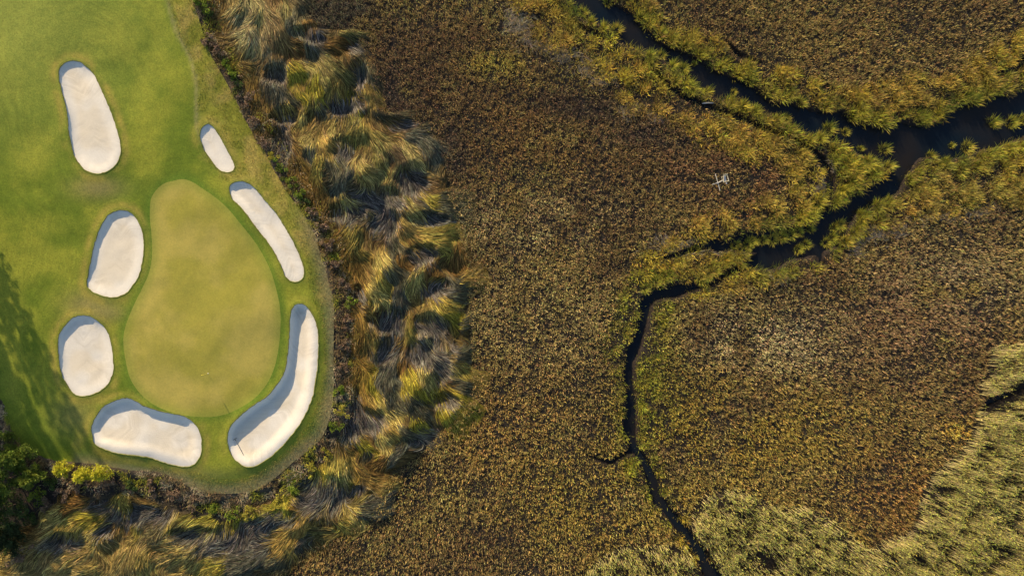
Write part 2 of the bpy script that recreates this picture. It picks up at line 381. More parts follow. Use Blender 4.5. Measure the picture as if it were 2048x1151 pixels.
def plain(name, col, rough=0.7, var=0.25, scale=8.0, metallic=0.0):
    m, n, l, b = new_mat(name)
    geo = n.new('ShaderNodeNewGeometry')
    f = noise(n, l, scale, 5, geo.outputs['Position'])
    v = ramp(n, l, f, [(0.3, tuple(c*(1-var) for c in col)), (0.7, tuple(min(1, c*(1+var)) for c in col))])
    l.new(v, b.inputs['Base Color']); b.inputs['Roughness'].default_value = rough; b.inputs['Metallic'].default_value = metallic
    return m
M_wood = plain('weathered_wood', (0.46, 0.39, 0.26)); M_greywood = plain('grey_panel', (0.30, 0.33, 0.36))
M_yellow = plain('yellow_paint', (0.72, 0.55, 0.05), 0.4, 0.05); M_bark = plain('pine_bark', (0.12, 0.075, 0.05))
M_white = plain('white_cup', (0.75, 0.75, 0.72), 0.4, 0.03); M_dark = plain('dark_plastic', (0.03, 0.035, 0.045), 0.5, 0.1)
M_drift = plain('bleached_wood', (0.46, 0.43, 0.38)); M_twig = plain('dry_twig', (0.17, 0.12, 0.09))

# ------------------------------------------------------------------ mesh helpers
def mesh_np(name, verts, faces_flat, sizes, mats, cols=None, ring=None, smooth=True):
    me = bpy.data.meshes.new(name)
    verts = np.asarray(verts, np.float32); faces_flat = np.asarray(faces_flat, np.int32); sizes = np.asarray(sizes, np.int32)
    me.vertices.add(len(verts)); me.vertices.foreach_set('co', verts.ravel())
    me.loops.add(len(faces_flat)); me.loops.foreach_set('vertex_index', faces_flat)
    me.polygons.add(len(sizes))
    me.polygons.foreach_set('loop_start', np.concatenate([[0], np.cumsum(sizes)[:-1]]).astype(np.int32))
    try: me.polygons.foreach_set('loop_total', sizes)
    except Exception: pass
    me.polygons.foreach_set('use_smooth', np.full(len(sizes), smooth, bool))
    for m in (mats if isinstance(mats, (list, tuple)) else [mats]): me.materials.append(m)
    if cols is not None:
        ca = me.attributes.new('col', 'FLOAT_COLOR', 'POINT')
        c4 = np.ones((len(verts), 4), np.float32); c4[:, :3] = cols
        ca.data.foreach_set('color', c4.ravel())
    if ring is not None:
        ra = me.attributes.new('ring', 'FLOAT', 'POINT'); ra.data.foreach_set('value', np.asarray(ring, np.float32))
    me.update(calc_edges=True); me.validate(clean_customdata=False)
    return me

def link(name, me, parent=None, label=None, cat=None, group=None, kind=None, loc=None):
    o = bpy.data.objects.new(name, me); C.objects.link(o)
    if parent: o.parent = parent
    if loc is not None: o.location = loc
    if label: o['label'] = label
    if cat: o['category'] = cat
    if group: o['group'] = group
    if kind: o['kind'] = kind
    return o

class MB:                    # small builder for hand-made objects
    def __init__(s): s.v = []; s.f = []
    def tube(s, pts, rad, n=8, cap=True):
        pts = [Vector(p) for p in pts]; rad = rad if isinstance(rad, (list, tuple)) else [rad]*len(pts); b = len(s.v)
        for i, p in enumerate(pts):
            d = (pts[min(i+1, len(pts)-1)] - pts[max(i-1, 0)]).normalized()
            a = d.cross(Vector((0.31, 0.22, 0.92)) if abs(d.z) < 0.9 else Vector((1, 0, 0))).normalized(); c = d.cross(a)
            for k in range(n):
                t = 2*math.pi*k/n; s.v.append(p + (a*math.cos(t) + c*math.sin(t))*rad[i])
        for i in range(len(pts)-1):
            for k in range(n):
                s.f.append((b+i*n+k, b+i*n+(k+1) % n, b+(i+1)*n+(k+1) % n, b+(i+1)*n+k))
        if cap:
            s.f.append(tuple(b+k for k in reversed(range(n)))); e = b+(len(pts)-1)*n; s.f.append(tuple(e+k for k in range(n)))
        return s
    def beam(s, a, c, wd, ht, up=(0, 0, 1)):
        a = Vector(a); c = Vector(c); d = (c-a).normalized(); u = Vector(up); side = d.cross(u)
        if side.length < 1e-3: side = d.cross(Vector((1, 0, 0)))
        side.normalize(); u = side.cross(d).normalized(); b = len(s.v); ch = min(wd, ht)*0.12
        prof = [(-wd/2+ch, -ht/2), (wd/2-ch, -ht/2), (wd/2, -ht/2+ch), (wd/2, ht/2-ch), (wd/2-ch, ht/2), (-wd/2+ch, ht/2), (-wd/2, ht/2-ch), (-wd/2, -ht/2+ch)]
        for p in (a, c):
            for x, y in prof: s.v.append(p + side*x + u*y)
        for k in range(8): s.f.append((b+k, b+(k+1) % 8, b+8+(k+1) % 8, b+8+k))
        s.f.append(tuple(b+k for k in reversed(range(8)))); s.f.append(tuple(b+8+k for k in range(8)))
        return s
    def mesh(s, name, mat, smooth=False):
        me = bpy.data.meshes.new(name); me.from_pydata([tuple(v) for v in s.v], [], s.f); me.materials.append(mat)
        for p in me.polygons: p.use_smooth = smooth
        me.update(); return me

def blades(base, az, length, lean, width, col, bend=0.5, segs=1):
    """base (N,3); az azimuth of lean; lean 0 upright .. pi/2 flat; returns verts, faces, sizes, cols"""
    N = len(base); hx = np.cos(az); hy = np.sin(az)
    sx = -hy; sy = hx
    if segs == 1:
        l1 = lean*(1-bend*0.5); l2 = lean*(1+bend)
        m = base + np.stack([hx*np.sin(l1), hy*np.sin(l1), np.cos(l1)], 1)*(length*0.5)[:, None]
        t = m + np.stack([hx*np.sin(l2), hy*np.sin(l2), np.cos(l2)], 1)*(length*0.5)[:, None]
        s = np.stack([sx, sy, np.zeros(N)], 1)*(width*0.5)[:, None]
        V = np.stack([base, m + s, m - s, t], 1).reshape(-1, 3)
        i = np.arange(N)*4
        F = np.stack([i, i+2, i+1, i+1, i+2, i+3], 1).ravel(); S = np.full(2*N, 3)
        return V, F, S, np.repeat(col, 4, 0)
    P = [base]; p = base
    for k in range(segs):
        a = lean*(0.55 + bend*1.5*(k+0.5)/segs)
        p = p + np.stack([hx*np.sin(a), hy*np.sin(a), np.cos(a)], 1)*(length/segs)[:, None]; P.append(p)
    return ribbon(P, np.stack([sx, sy, np.zeros(N)], 1), width, col)

def ribbon(P, side, width, col):
    N = len(P[0]); n = len(P); rows = []
    for k, p in enumerate(P[:-1]):
        wk = width*0.5*(1.0 if k else 0.7)*(1 - 0.35*k/n)
        sd_ = side[k] if isinstance(side, list) else side
        rows += [p + sd_*wk[:, None], p - sd_*wk[:, None]]
    rows.append(P[-1])
    V = np.stack(rows, 1).reshape(-1, 3); m = 2*(n-1) + 1; i = np.arange(N)*m
    F = []; S = []
    q = []
    for k in range(n-2):
        q.append(np.stack([i+2*k, i+2*k+1, i+2*k+3, i+2*k+2], 1))
    quads = np.stack(q, 1).reshape(-1, 4) if q else np.zeros((0, 4), int)
    tri = np.stack([i+m-3, i+m-2, i+m-1], 1)
    F = np.concatenate([quads.ravel(), tri.ravel()]); S = np.concatenate([np.full(len(quads), 4), np.full(len(tri), 3)])
    return V, F, S, np.repeat(col, m, 0)

def merge(parts):
    V = []; F = []; S = []; K = []; o = 0
    for v, f, s, c in parts:
        V.append(v); F.append(f + o); S.append(s); K.append(c); o += len(v)
    return np.concatenate(V), np.concatenate(F), np.concatenate(S), np.concatenate(K)

def stuff(name, parts, mat, label, cat):
    v, f, s, c = merge(parts) if isinstance(parts, list) else parts
    return link(name, mesh_np(name, v, f, s, mat, c, smooth=False), label=label, cat=cat, kind='stuff')

def jcol(base, n, amt=0.2, r=None):
    r = r or rng
    base = np.broadcast_to(np.asarray(base, float), (n, 3))
    return np.clip(base*(1 + r.normal(0, amt, (n, 1)))*(1 + r.normal(0, amt*0.3, (n, 3))), 0.008, 0.9)

def lerp(a, b, t):
    return np.asarray(a, float)*(1-t[:, None]) + np.asarray(b, float)*t[:, None]

# ------------------------------------------------------------------ marsh ground (one sheet, reaching far out) and water
def axis(lo, hi, step, far):
    a = list(np.arange(lo, hi + 1e-6, step)); d = step
    left = [lo]; right = [hi]
    while right[-1] < far:
        d *= 1.6; right.append(right[-1] + d); left.append(left[-1] - d)
    return np.array(left[:0:-1] + a + right[1:])
gx = axis(-90, 90, 0.42, 2500); gy = axis(-54, 54, 0.42, 2500)
X, Y = np.meshgrid(gx, gy); px, py = topx(X.ravel(), Y.ravel())
Z = ground_h(px, py)
ny, nx = X.shape; idx = np.arange(nx*ny).reshape(ny, nx)
q = np.stack([idx[:-1, :-1], idx[:-1, 1:], idx[1:, 1:], idx[1:, :-1]], -1).reshape(-1, 4)
mud = np.array([0.020, 0.017, 0.015]); n = len(px)
gc = lerp(np.tile(mud, (n, 1)), np.tile([0.032, 0.026, 0.020], (n, 1)), fbm(px/40, py/40, 2, 3))
gc = lerp(gc, np.tile([0.085, 0.062, 0.022], (n, 1)), np.clip(sample(mat_b, px, py), 0, 1)*0.9*(1 - sample(hol, px, py)))
gc = lerp(gc, np.tile([0.085, 0.075, 0.068], (n, 1)), sample(hol, px, py)*0.8*np.clip(fbm(px/12, py/12, 4, 2)*2 - 0.5, 0, 1))
gc = lerp(gc, np.tile([0.022, 0.016, 0.013], (n, 1)), sstep(0.02, 0.4, sample(chan_n, px, py))*0.8)
B = sample(turf_b, px, py)
gc = lerp(gc, np.tile([0.085, 0.066, 0.042], (n, 1)), sstep(0.03, 0.3, B)*np.clip(fbm(px/14, py/14, 1, 3)*2 - 0.5, 0, 1))
link('ground', mesh_np('ground', np.stack([X.ravel(), Y.ravel(), Z], 1), q.ravel(), np.full(len(q), 4), M_ground, gc), kind='structure')

WZ = -0.62
x0, y1 = W(1000, -190); x1, y0 = W(2270, 1330)
me = bpy.data.meshes.new('creek_water')
me.from_pydata([(x0, y0, WZ), (x1, y0, WZ), (x1, y1, WZ), (x0, y1, WZ)], [], [(0, 1, 2, 3)]); me.materials.append(M_water)
link('creek_water', me, kind='structure')

# ------------------------------------------------------------------ turf, putting green and bunkers
def seg_dist(px, py, poly):
    d = np.full(px.shape, 1e9); P = np.asarray(poly)
    for a, b in zip(P, np.roll(P, -1, 0)):
        e = b - a; t = np.clip(((px-a[0])*e[0] + (py-a[1])*e[1])/max(1e-9, e @ e), 0, 1)
        d = np.minimum(d, (px-a[0]-t*e[0])**2 + (py-a[1]-t*e[1])**2)
    return np.sqrt(d)

BS = [spline(b, True, 4.0) for b in BUNK]
GS = spline(GREEN, True, 5.0)
TS = spline(TURF, True, 8.0)
def turf_h(px, py, d_edge):
    z = TZ + (fbm(px/140, py/140, 2, 3) - 0.5)*0.7 + (fbm(px/40, py/40, 3, 2) - 0.5)*0.12
    z = z - 0.55*(1 - sstep(0, 55, d_edge))
    # green crowned a little, its flank above the lower bunkers
    g = np.exp(-(((px-430)/150)**2 + ((py-690)/160)**2)); z = z + 0.5*g
    return z

def inb(px, py): return (px > -120) & (px < 720) & (py > -80) & (py < 1010)
# points
ptx, pty = [], []
for (xa, xb, ya, yb, st) in ((-40, 690, -30, 995, 6.0),):
    gx_, gy_ = np.meshgrid(np.arange(xa, xb, st), np.arange(ya, yb, st))
    ptx.append(gx_.ravel() + rng.uniform(-1.6, 1.6, gx_.size)); pty.append(gy_.ravel() + rng.uniform(-1.6, 1.6, gx_.size))
gx_, gy_ = np.meshgrid(np.arange(-690, 400, 26.0), np.arange(-490, 900, 26.0))
m = ~((gx_ > -46) & (gx_ < 696) & (gy_ > -36))
ptx.append(gx_[m] + rng.uniform(-5, 5, m.sum())); pty.append(gy_[m] + rng.uniform(-5, 5, m.sum()))
ptx = np.concatenate(ptx); pty = np.concatenate(pty)
ins = inside(TS, ptx, pty); ptx = ptx[ins]; pty = pty[ins]
dT = seg_dist(ptx, pty, TS); dBk = [seg_dist(ptx, pty, b) for b in BS]; dG = seg_dist(ptx, pty, GS)
inB = np.zeros(len(ptx), bool)
for b in BS: inB |= inside(b, ptx, pty)
keep = (~inB) & (dT > 3) & (dG > 2.5)
for d in dBk: keep &= d > 2.5
ptx, pty = ptx[keep], pty[keep]
# extra rings hugging the bunkers for the yellow collar
ex = []
for b in BS:
    t = np.roll(b, -1, 0) - np.roll(b, 1, 0); nrm = np.stack([t[:, 1], -t[:, 0]], 1)/np.hypot(t[:, 0], t[:, 1])[:, None]
    ar = 0.5*np.sum(b[:, 0]*np.roll(b[:, 1], -1) - np.roll(b[:, 0], -1)*b[:, 1])
    if ar < 0: nrm = -nrm
    for off in (2.2, 5.0): ex.append(b + nrm*off)
pts = [np.stack([ptx, pty], 1)] + ex
pts = np.concatenate(pts)
loops = [TS] + BS + [GS]
edges = []; off = len(pts); allp = [pts]
for lp in loops:
    k = len(lp); edges += [(off + i, off + (i+1) % k) for i in range(k)]; allp.append(lp); off += k
allp = np.concatenate(allp)
rv, re_, rf, _, _, _ = delaunay_2d_cdt([Vector(p) for p in allp], edges, [], 0, 1e-4, False)
rv = np.array([tuple(v) for v in rv]); rf = np.array([f for f in rf if len(f) == 3])
cen = rv[rf].mean(1)
fin = inside(TS, cen[:, 0], cen[:, 1])
for b in BS: fin &= ~inside(b, cen[:, 0], cen[:, 1])
rf = rf[fin]; cen = cen[fin]
isg = inside(GS, cen[:, 0], cen[:, 1])
vx, vy = rv[:, 0], rv[:, 1]
vdT = seg_dist(vx, vy, TS); vdB = np.stack([seg_dist(vx, vy, b) for b in BS], 0); vdG = seg_dist(vx, vy, GS)
vinG = inside(GS, vx, vy)
vz = turf_h(vx, vy, vdT)
# raised lip round each bunker
for k, d in enumerate(vdB): vz = vz + 0.16*BDEPTH[k]*np.exp(-(d/9.0)**2)
k_ = MPP*(CAMH - vz)/CAMH
V3 = np.stack([(vx-1024)*k_, (575.5-vy)*k_, vz], 1)
dmin = vdB.min(0)
ring = np.minimum(dmin, np.where(vinG, 1e3, vdG*1.0))*MPP
n = len(vx)
fair = np.array([0.088, 0.150, 0.016]); 
tc = lerp(np.tile([0.100, 0.138, 0.012], (n, 1)), np.tile([0.185, 0.200, 0.022], (n, 1)), sstep(0.3, 0.7, fbm(vx/75, vy/75, 1, 4)))
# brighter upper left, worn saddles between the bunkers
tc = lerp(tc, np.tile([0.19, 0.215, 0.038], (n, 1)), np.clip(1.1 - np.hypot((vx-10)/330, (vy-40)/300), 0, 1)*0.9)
for (x, y, a, b, s) in ((195,375,50,22,.8),(175,610,45,30,.75),(215,625,40,18,.6),(150,830,45,40,.5),(320,950,140,16,.6)):
    tc = lerp(tc, np.tile([0.20, 0.165, 0.065], (n, 1)), s*np.exp(-(((vx-x)/a)**2 + ((vy-y)/b)**2)))
# rough outside the mowing line on the marsh side
MOW = spline([(325,-60),(335,0),(352,60),(380,115),(392,170),(393,230),(396,262),(420,330),(455,365),(500,395),(560,450),(610,530),(618,580),(640,640),(648,720),(630,810),(590,880),(540,925),(500,950),(440,958),(400,945),(330,935),(240,915),(180,890),(140,800)], False, 8)
mowp = np.concatenate([MOW, np.array([(140,1100),(900,1100),(900,-60)])])
rough = inside(mowp, vx, vy).astype(float)*sstep(0, 14, seg_dist(vx, vy, mowp))
rc = lerp(np.tile([0.18, 0.18, 0.024], (n, 1)), np.tile([0.29, 0.23, 0.06], (n, 1)), sstep(0.35, 0.75, fbm(vx/28, vy/28, 2, 4)))
rc = lerp(rc, np.tile([0.085, 0.135, 0.02], (n, 1)), sstep(480, 640, vy)*sstep(0.3, 0.6, fbm(vx/50, vy/50, 5, 3))*0.9)
rc = lerp(rc, np.tile([0.19, 0.155, 0.10], (n, 1)), (1 - sstep(0, 34, vdT))*sstep(380, 500, vy)*0.8)
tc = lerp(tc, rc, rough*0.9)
# scalped collar round bunkers and thin mowing line
for k, d in enumerate(vdB):
    tc = lerp(tc, np.tile([0.24, 0.20, 0.04], (n, 1)), 0.85*np.exp(-((d-10)/7.0)**2)*sstep(0.2, 0.6, fbm(vx/22, vy/22, k, 3))*(0.35 if k in (2, 3) else 1.0))
    tc = lerp(tc, np.tile([0.075, 0.10, 0.014], (n, 1)), 0.5*np.exp(-(d/3.5)**2))
dm = seg_dist(vx, vy, np.concatenate([MOW, MOW[::-1]]))
tc = lerp(tc, np.tile([0.24, 0.20, 0.10], (n, 1)), 0.55*np.exp(-(dm/4.0)**2)*sstep(-100, 0, vy)*(1 - sstep(230, 330, vy)))
tc = lerp(tc, np.tile([0.075, 0.135, 0.014], (n, 1)), 0.7*np.exp(-(np.where(vinG, 0, vdG)/13.0)**2))
gcn = lerp(np.tile([0.235, 0.212, 0.036], (n, 1)), np.tile([0.30, 0.25, 0.058], (n, 1)), sstep(0.3, 0.7, fbm(vx/60, vy/60, 6, 4)))
gcn = lerp(gcn, np.tile([0.17, 0.19, 0.03], (n, 1)), np.exp(-(vdG/14.0)**2)*0.7)

def submesh(name, faces, cols, mat):
    u, inv = np.unique(faces.ravel(), return_inverse=True)
    return mesh_np(name, V3[u], inv, np.full(len(faces), 3), mat, cols[u], ring[u])
# winding: image y is flipped, so make faces point up
def up(F):
    a, b, c = V3[F[:, 0]], V3[F[:, 1]], V3[F[:, 2]]
    s = ((b-a)[:, 0]*(c-a)[:, 1] - (b-a)[:, 1]*(c-a)[:, 0]) < 0
    F = F.copy(); F[s] = F[s][:, ::-1]; return F
rf = up(rf)
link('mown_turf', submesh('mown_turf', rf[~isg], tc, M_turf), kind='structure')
link('putting_green', submesh('putting_green', rf[isg], gcn, M_green), kind='structure')

BLAB = ['long pear-shaped sand bunker alone in the upper left fairway', 'smallest sand bunker, a narrow oval beside the upper rough',
        'slanting strip of a sand bunker along the upper right of the putting green', 'largest curved sand bunker wrapping the lower right of the putting green, rake inside',
        'oval sand bunker at the left of the putting green, between two others', 'rounded sand bunker lower left, nearest the long tree shadows',
        'bean-shaped sand bunker below the putting green, wider than tall']
for k, b in enumerate(BS):
    # sand floor: dished from the lip
    lo = b.min(0); hi = b.max(0); gx_, gy_ = np.meshgrid(np.arange(lo[0], hi[0], 3.4), np.arange(lo[1], hi[1], 3.4))
    gx_ = gx_.ravel() + rng.uniform(-1, 1, gx_.size); gy_ = gy_.ravel() + rng.uniform(-1, 1, gy_.size)
    s = inside(b, gx_, gy_) & (seg_dist(gx_, gy_, b) > 1.5)
    P = np.concatenate([b, np.stack([gx_[s], gy_[s]], 1)]); nb = len(b)
    v2, _, f2, _, _, _ = delaunay_2d_cdt([Vector(p) for p in P], [(i, (i+1) % nb) for i in range(nb)], [], 0, 1e-4, False)
    v2 = np.array([tuple(v) for v in v2]); f2 = np.array(f2); c2 = v2[f2].mean(1); f2 = f2[inside(b, c2[:, 0], c2[:, 1])]
    d = seg_dist(v2[:, 0], v2[:, 1], b)*MPP
    zt = turf_h(v2[:, 0], v2[:, 1], seg_dist(v2[:, 0], v2[:, 1], TS)) + 0.16*BDEPTH[k]
    zc = zt.mean()
    pr = v2[:, 0]*SUN_H[0] - v2[:, 1]*SUN_H[1]; pr = (pr - pr.min())/(pr.max() - pr.min())
    # local position between the up-sun and down-sun edges along the light
    tu = np.full(len(v2), 1e9); td = np.full(len(v2), 1e9)
    for a_, b_ in zip(b, np.roll(b, -1, 0)):
        e = b_ - a_; den = SUN_H[0]*e[1] + SUN_H[1]*e[0]
        if abs(den) < 1e-6: continue
        wx_ = a_[0] - v2[:, 0]; wy_ = a_[1] - v2[:, 1]
        tt = (wx_*e[1] - wy_*e[0])/den; uu = (wx_*(-SUN_H[1]) - wy_*SUN_H[0])/den
        ok = (uu >= -0.02) & (uu <= 1.02)
        td = np.where(ok & (tt >= 0), np.minimum(td, tt), td); tu = np.where(ok & (tt <= 0), np.minimum(tu, -tt), tu)
    tu = np.where(tu > 1e8, 0, tu); td = np.where(td > 1e8, 0, td)
    sfr = tu/np.maximum(tu + td, 1e-3)
    wgt = sstep(0, 1, d/np.minimum(BWID[k], 0.7 + 2.2*sfr))
    dep = BDEPTH[k]*(1 - 0.62*sstep(0.0, 1.15, sfr))
    z = (zt - 0.10)*(1 - wgt) + (0.5*(zc + zt) - dep)*wgt + (fbm(v2[:, 0]/16, v2[:, 1]/16, k, 3) - 0.5)*0.05*sstep(0.2, 1.5, d)
    kk = MPP*(CAMH - z)/CAMH
    vv = np.stack([(v2[:, 0]-1024)*kk, (575.5-v2[:, 1])*kk, z], 1)
    a_, b_, c_ = vv[f2[:, 0]], vv[f2[:, 1]], vv[f2[:, 2]]
    fl = ((b_-a_)[:, 0]*(c_-a_)[:, 1] - (b_-a_)[:, 1]*(c_-a_)[:, 0]) < 0; f2[fl] = f2[fl][:, ::-1]
    sc = lerp(np.tile([0.575, 0.535, 0.47], (len(v2), 1)), np.tile([0.545, 0.485, 0.39], (len(v2), 1)), sstep(0.6, 2.2, d)*sstep(0.3, 0.6, fbm(v2[:, 0]/40, v2[:, 1]/40, k, 2)))
    org = Vector((vv[:, 0].mean(), vv[:, 1].mean(), z.min()))
    root = link('sand_bunker', None, label=BLAB[k], cat='bunker', group='sand bunkers around the putting green', loc=org)
    cenp = b.mean(0); rr = np.hypot(v2[:, 0]-cenp[0], v2[:, 1]-cenp[1])*MPP*0.5 + d*0.5
    if k == 3: sand4 = (v2.copy(), z.copy())
    link('sand', mesh_np('sand', vv - np.array(org), f2.ravel(), np.full(len(f2), 3), M_sand, sc, rr), root)
    # turf lip: the cut edge of sod rolled over the sand
    zb = turf_h(b[:, 0], b[:, 1], seg_dist(b[:, 0], b[:, 1], TS)) + 0.16*BDEPTH[k]
    t = np.roll(b, -1, 0) - np.roll(b, 1, 0); nrm = np.stack([t[:, 1], -t[:, 0]], 1)/np.hypot(t[:, 0], t[:, 1])[:, None]
    if np.sum(b[:, 0]*np.roll(b[:, 1], -1) - np.roll(b[:, 0], -1)*b[:, 1]) < 0: nrm = -nrm
    rows = []
    jag = (fbm(b[:, 0]/5, b[:, 1]/5, k, 2) - 0.5)
    for off, dz in ((1.6, -0.02), (0.6, 0.035), (-0.5, 0.03), (-1.0, -0.05), (-0.7, -0.24)):
        p = b + nrm*(off + (jag*2.4)[:, None]*(off < 1)); zz = zb + dz; kz = MPP*(CAMH - zz)/CAMH
        rows.append(np.stack([(p[:, 0]-1024)*kz, (575.5-p[:, 1])*kz, zz], 1))
    m = len(b); F = []
    for r in range(4):
        for i in range(m): F.append((r*m+i, r*m+(i+1) % m, (r+1)*m+(i+1) % m, (r+1)*m+i))
    lc = jcol([0.13, 0.135, 0.028], 5*m, 0.2)
    link('turf_lip', mesh_np('turf_lip', np.concatenate(rows) - np.array(org), np.array(F).ravel(), np.full(len(F), 4), M_turf, lc, np.zeros(5*m)), root)

def turf_z(px, py):
    px = np.atleast_1d(np.asarray(px, float)); py = np.atleast_1d(np.asarray(py, float))
    return turf_h(px, py, seg_dist(px, py, TS))

# ------------------------------------------------------------------ scattering
def scatter(n, x0, x1, y0, y1):
    return rng.uniform(x0, x1, n), rng.uniform(y0, y1, n)

def put(px, py, z):
    k = MPP
    return np.stack([(px-1024)*k, (575.5-py)*k, z], 1)

# short rough grass on the turf margin
px, py = scatter(150000, 300, 690, -40, 1000)
k = inside(mowp, px, py) & inside(TS, px, py)
for b in BS: k &= ~inside(b, px, py)
px, py = px[k][:46000], py[k][:46000]; n = len(px)
dt = np.empty(n)
dt = seg_dist(px, py, TS); z = turf_h(px, py, dt) - 0.02
kk = MPP*(CAMH - z)/CAMH
base = np.stack([(px-1024)*kk, (575.5-py)*kk, z], 1)
cl = fbm(px/12, py/12, 3, 3)
kz = cl > 0.42 - 0.2*(dt < 40)
base, cl, dt, px, py = base[kz], cl[kz], dt[kz], px[kz], py[kz]; n = len(base)
col = lerp(np.tile([0.22, 0.22, 0.028], (n, 1)), np.tile([0.36, 0.28, 0.07], (n, 1)), sstep(0.35, 0.75, fbm(px/28, py/28, 2, 4)))
col = lerp(col, np.tile([0.17, 0.13, 0.085], (n, 1)), (1 - sstep(0, 40, dt))*sstep(380, 500, py)*0.8)
stuff('rough_grass', blades(base, rng.uniform(0, 6.28, n), rng.uniform(0.08, 0.24, n), rng.uniform(0.3, 1.0, n), rng.uniform(0.03, 0.07, n), jcol(col, n, 0.25)),
      M_blade, 'short unmown rough grass along the marsh side of the turf', 'grass')

# marsh meadow: clumped short grasses all over the flat
BLOBS = [  # (x, y, rx, ry, colour, strength): drifts of different plants
 (1060,440,170,60,(0.42,0.33,0.15),.6),(1080,650,190,110,(0.36,0.28,0.115),.55),(1000,880,230,160,(0.32,0.22,0.07),.45),(1180,1000,190,120,(0.31,0.235,0.06),.6),
 (820,150,170,130,(0.19,0.125,0.058),.6),(1050,270,190,110,(0.235,0.15,0.058),.5),(1160,160,90,60,(0.26,0.20,0.06),.6),(1540,690,150,70,(0.42,0.34,0.18),.7),
 (1600,870,230,110,(0.31,0.235,0.06),.55),(1420,850,170,120,(0.30,0.22,0.05),.6),(1850,620,190,130,(0.28,0.185,0.09),.6),(1700,80,260,110,(0.27,0.20,0.07),.5),
 (1380,300,130,70,(0.25,0.15,0.07),.5),(1500,360,130,60,(0.25,0.145,0.065),.5),(1780,980,110,90,(0.27,0.17,0.055),.6),(1930,560,150,70,(0.30,0.24,0.12),.4),(640,1130,230,50,(0.30,0.21,0.075),.5),
 (1000,130,70,30,(0.36,0.29,0.07),.6),(1190,215,110,30,(0.12,0.085,0.05),.7),(1330,275,120,26,(0.13,0.09,0.055),.6),(660,30,110,40,(0.12,0.10,0.06),.7),(780,200,60,60,(0.13,0.09,0.055),.7),(900,300,40,60,(0.14,0.10,0.06),.6),(1110,200,60,20,(0.14,0.095,0.05),.6),(1930,860,50,18,(0.55,0.38,0.08),.9),(1700,1090,70,40,(0.26,0.19,0.05),.6),(1290,760,70,200,(0.27,0.24,0.04),.5)]
def field_col(px, py):
    n = len(px)
    t = sstep(0.3, 0.7, fbm(px/110, py/110, 4, 4))
    c = lerp(np.tile([0.205, 0.142, 0.058], (n, 1)), np.tile([0.285, 0.222, 0.075], (n, 1)), t)
    for x, y, a, b, cc, s in BLOBS:
        g = s*np.exp(-(((px-x)/a)**2 + ((py-y)/b)**2)*1.2)*sstep(0.2, 0.6, fbm(px/45, py/45, 5, 3))*2.3
        c = lerp(c, np.tile(cc, (n, 1)), np.clip(g, 0, 1))
    return c
NT = 550000
px, py = scatter(NT, 480, 2110, -50, 1205)
free = (sample(turf_b, px, py) < 0.02) & (sample(mat_b, px, py) < 0.35) & (sample(chan_n, px, py) < 0.34) & (sample(reed_b, px, py) < 0.35) & (sample(bank_b, px, py) < np.where(rng.uniform(0, 1, NT) < 0.3, 2.0, 0.6))
px, py = px[free], py[free]
tus = fbm(px/4, py/4, 7, 2); big = fbm(px/60, py/60, 1, 3)
kz = tus > rng.uniform(0.25, 0.5, len(px))
px, py, tus, big = px[kz], py[kz], tus[kz], big[kz]; nt_ = len(px)
NB = 2
tall = rng.uniform(0, 1, nt_) < 0.35 + 0.45*sstep(0.35, 0.6, big) + 0.35*sstep(0.35, 0.65, tus)
hh = np.where(tall, 0.34 + 0.25*sstep(0.3, 0.7, tus) + 0.25*(big - 0.5), 0.18)*rng.uniform(0.75, 1.25, nt_)
tcol = jcol(field_col(px, py)*np.where(tall, 1.45, 0.55)[:, None]*np.array([1.0, 0.995, 0.97]), nt_, 0.28)  # low blades darkened, tall ones lightened: shade between tufts put into the colour
tx = np.repeat(px, NB) + rng.normal(0, 1.0, nt_*NB); ty = np.repeat(py, NB) + rng.normal(0, 1.0, nt_*NB)
az0 = np.arctan2(-(ty - np.repeat(py, NB)), tx - np.repeat(px, NB))
gz = ground_h(tx, ty) - 0.03; N = len(tx)
stuff('marsh_meadow', blades(put(tx, ty, gz), az0 + rng.normal(0, 0.8, N), np.repeat(hh, NB)*rng.uniform(0.7, 1.3, N), rng.uniform(0.08, 0.65, N), rng.uniform(0.042, 0.078, N),
      jcol(np.repeat(tcol, NB, 0), N, 0.2)), M_blade, 'brown and gold short marsh grass covering the wide flat', 'marsh grass')

# tall cordgrass along the water
NT = 72000
px, py = scatter(NT, 960, 2230, -90, 1200)
bb = sample(bank_b, px, py)
free = (bb > rng.uniform(0.15, 0.6, NT)) & (sample(creek_n, px, py) < rng.uniform(0.06, 0.42, NT)) & (sample(ditch_n, px, py) < rng.uniform(0.2, 0.5, NT)) & (sample(reed_b, px, py) < 0.5)
px, py, bb = px[free], py[free], bb[free]
tus = fbm(px/14, py/14, 6, 3); kz = tus > rng.uniform(0.40, 0.54, len(px))
px, py, tus, bb = px[kz], py[kz], tus[kz], bb[kz]; nt_ = len(px)
near = sstep(0.10, 0.40, sample(chan_w, px, py))
gd = sample(gold_b, px, py)
right = sstep(1350, 1700, px)*0.5
c = lerp(np.tile([0.42, 0.30, 0.06], (nt_, 1)), np.tile([0.26, 0.255, 0.03], (nt_, 1)), near)
c = lerp(c, np.tile([0.50, 0.40, 0.045], (nt_, 1)), sstep(0.4, 0.7, fbm(px/45, py/45, 2, 3))*0.7)
c = lerp(c, np.tile([0.52, 0.38, 0.075], (nt_, 1)), np.clip(gd*1.2, 0, 1)*(0.4 + 0.5*sstep(360, 400, py)))
c = lerp(c, np.tile([0.35, 0.29, 0.07], (nt_, 1)), np.exp(-(((px-1960)/120)**2 + ((py-380)/40)**2))*0.8)
c = lerp(c, np.tile([0.42, 0.33, 0.05], (nt_, 1)), np.exp(-(((px-2000)/90)**2 + ((py-120)/50)**2))*0.8)
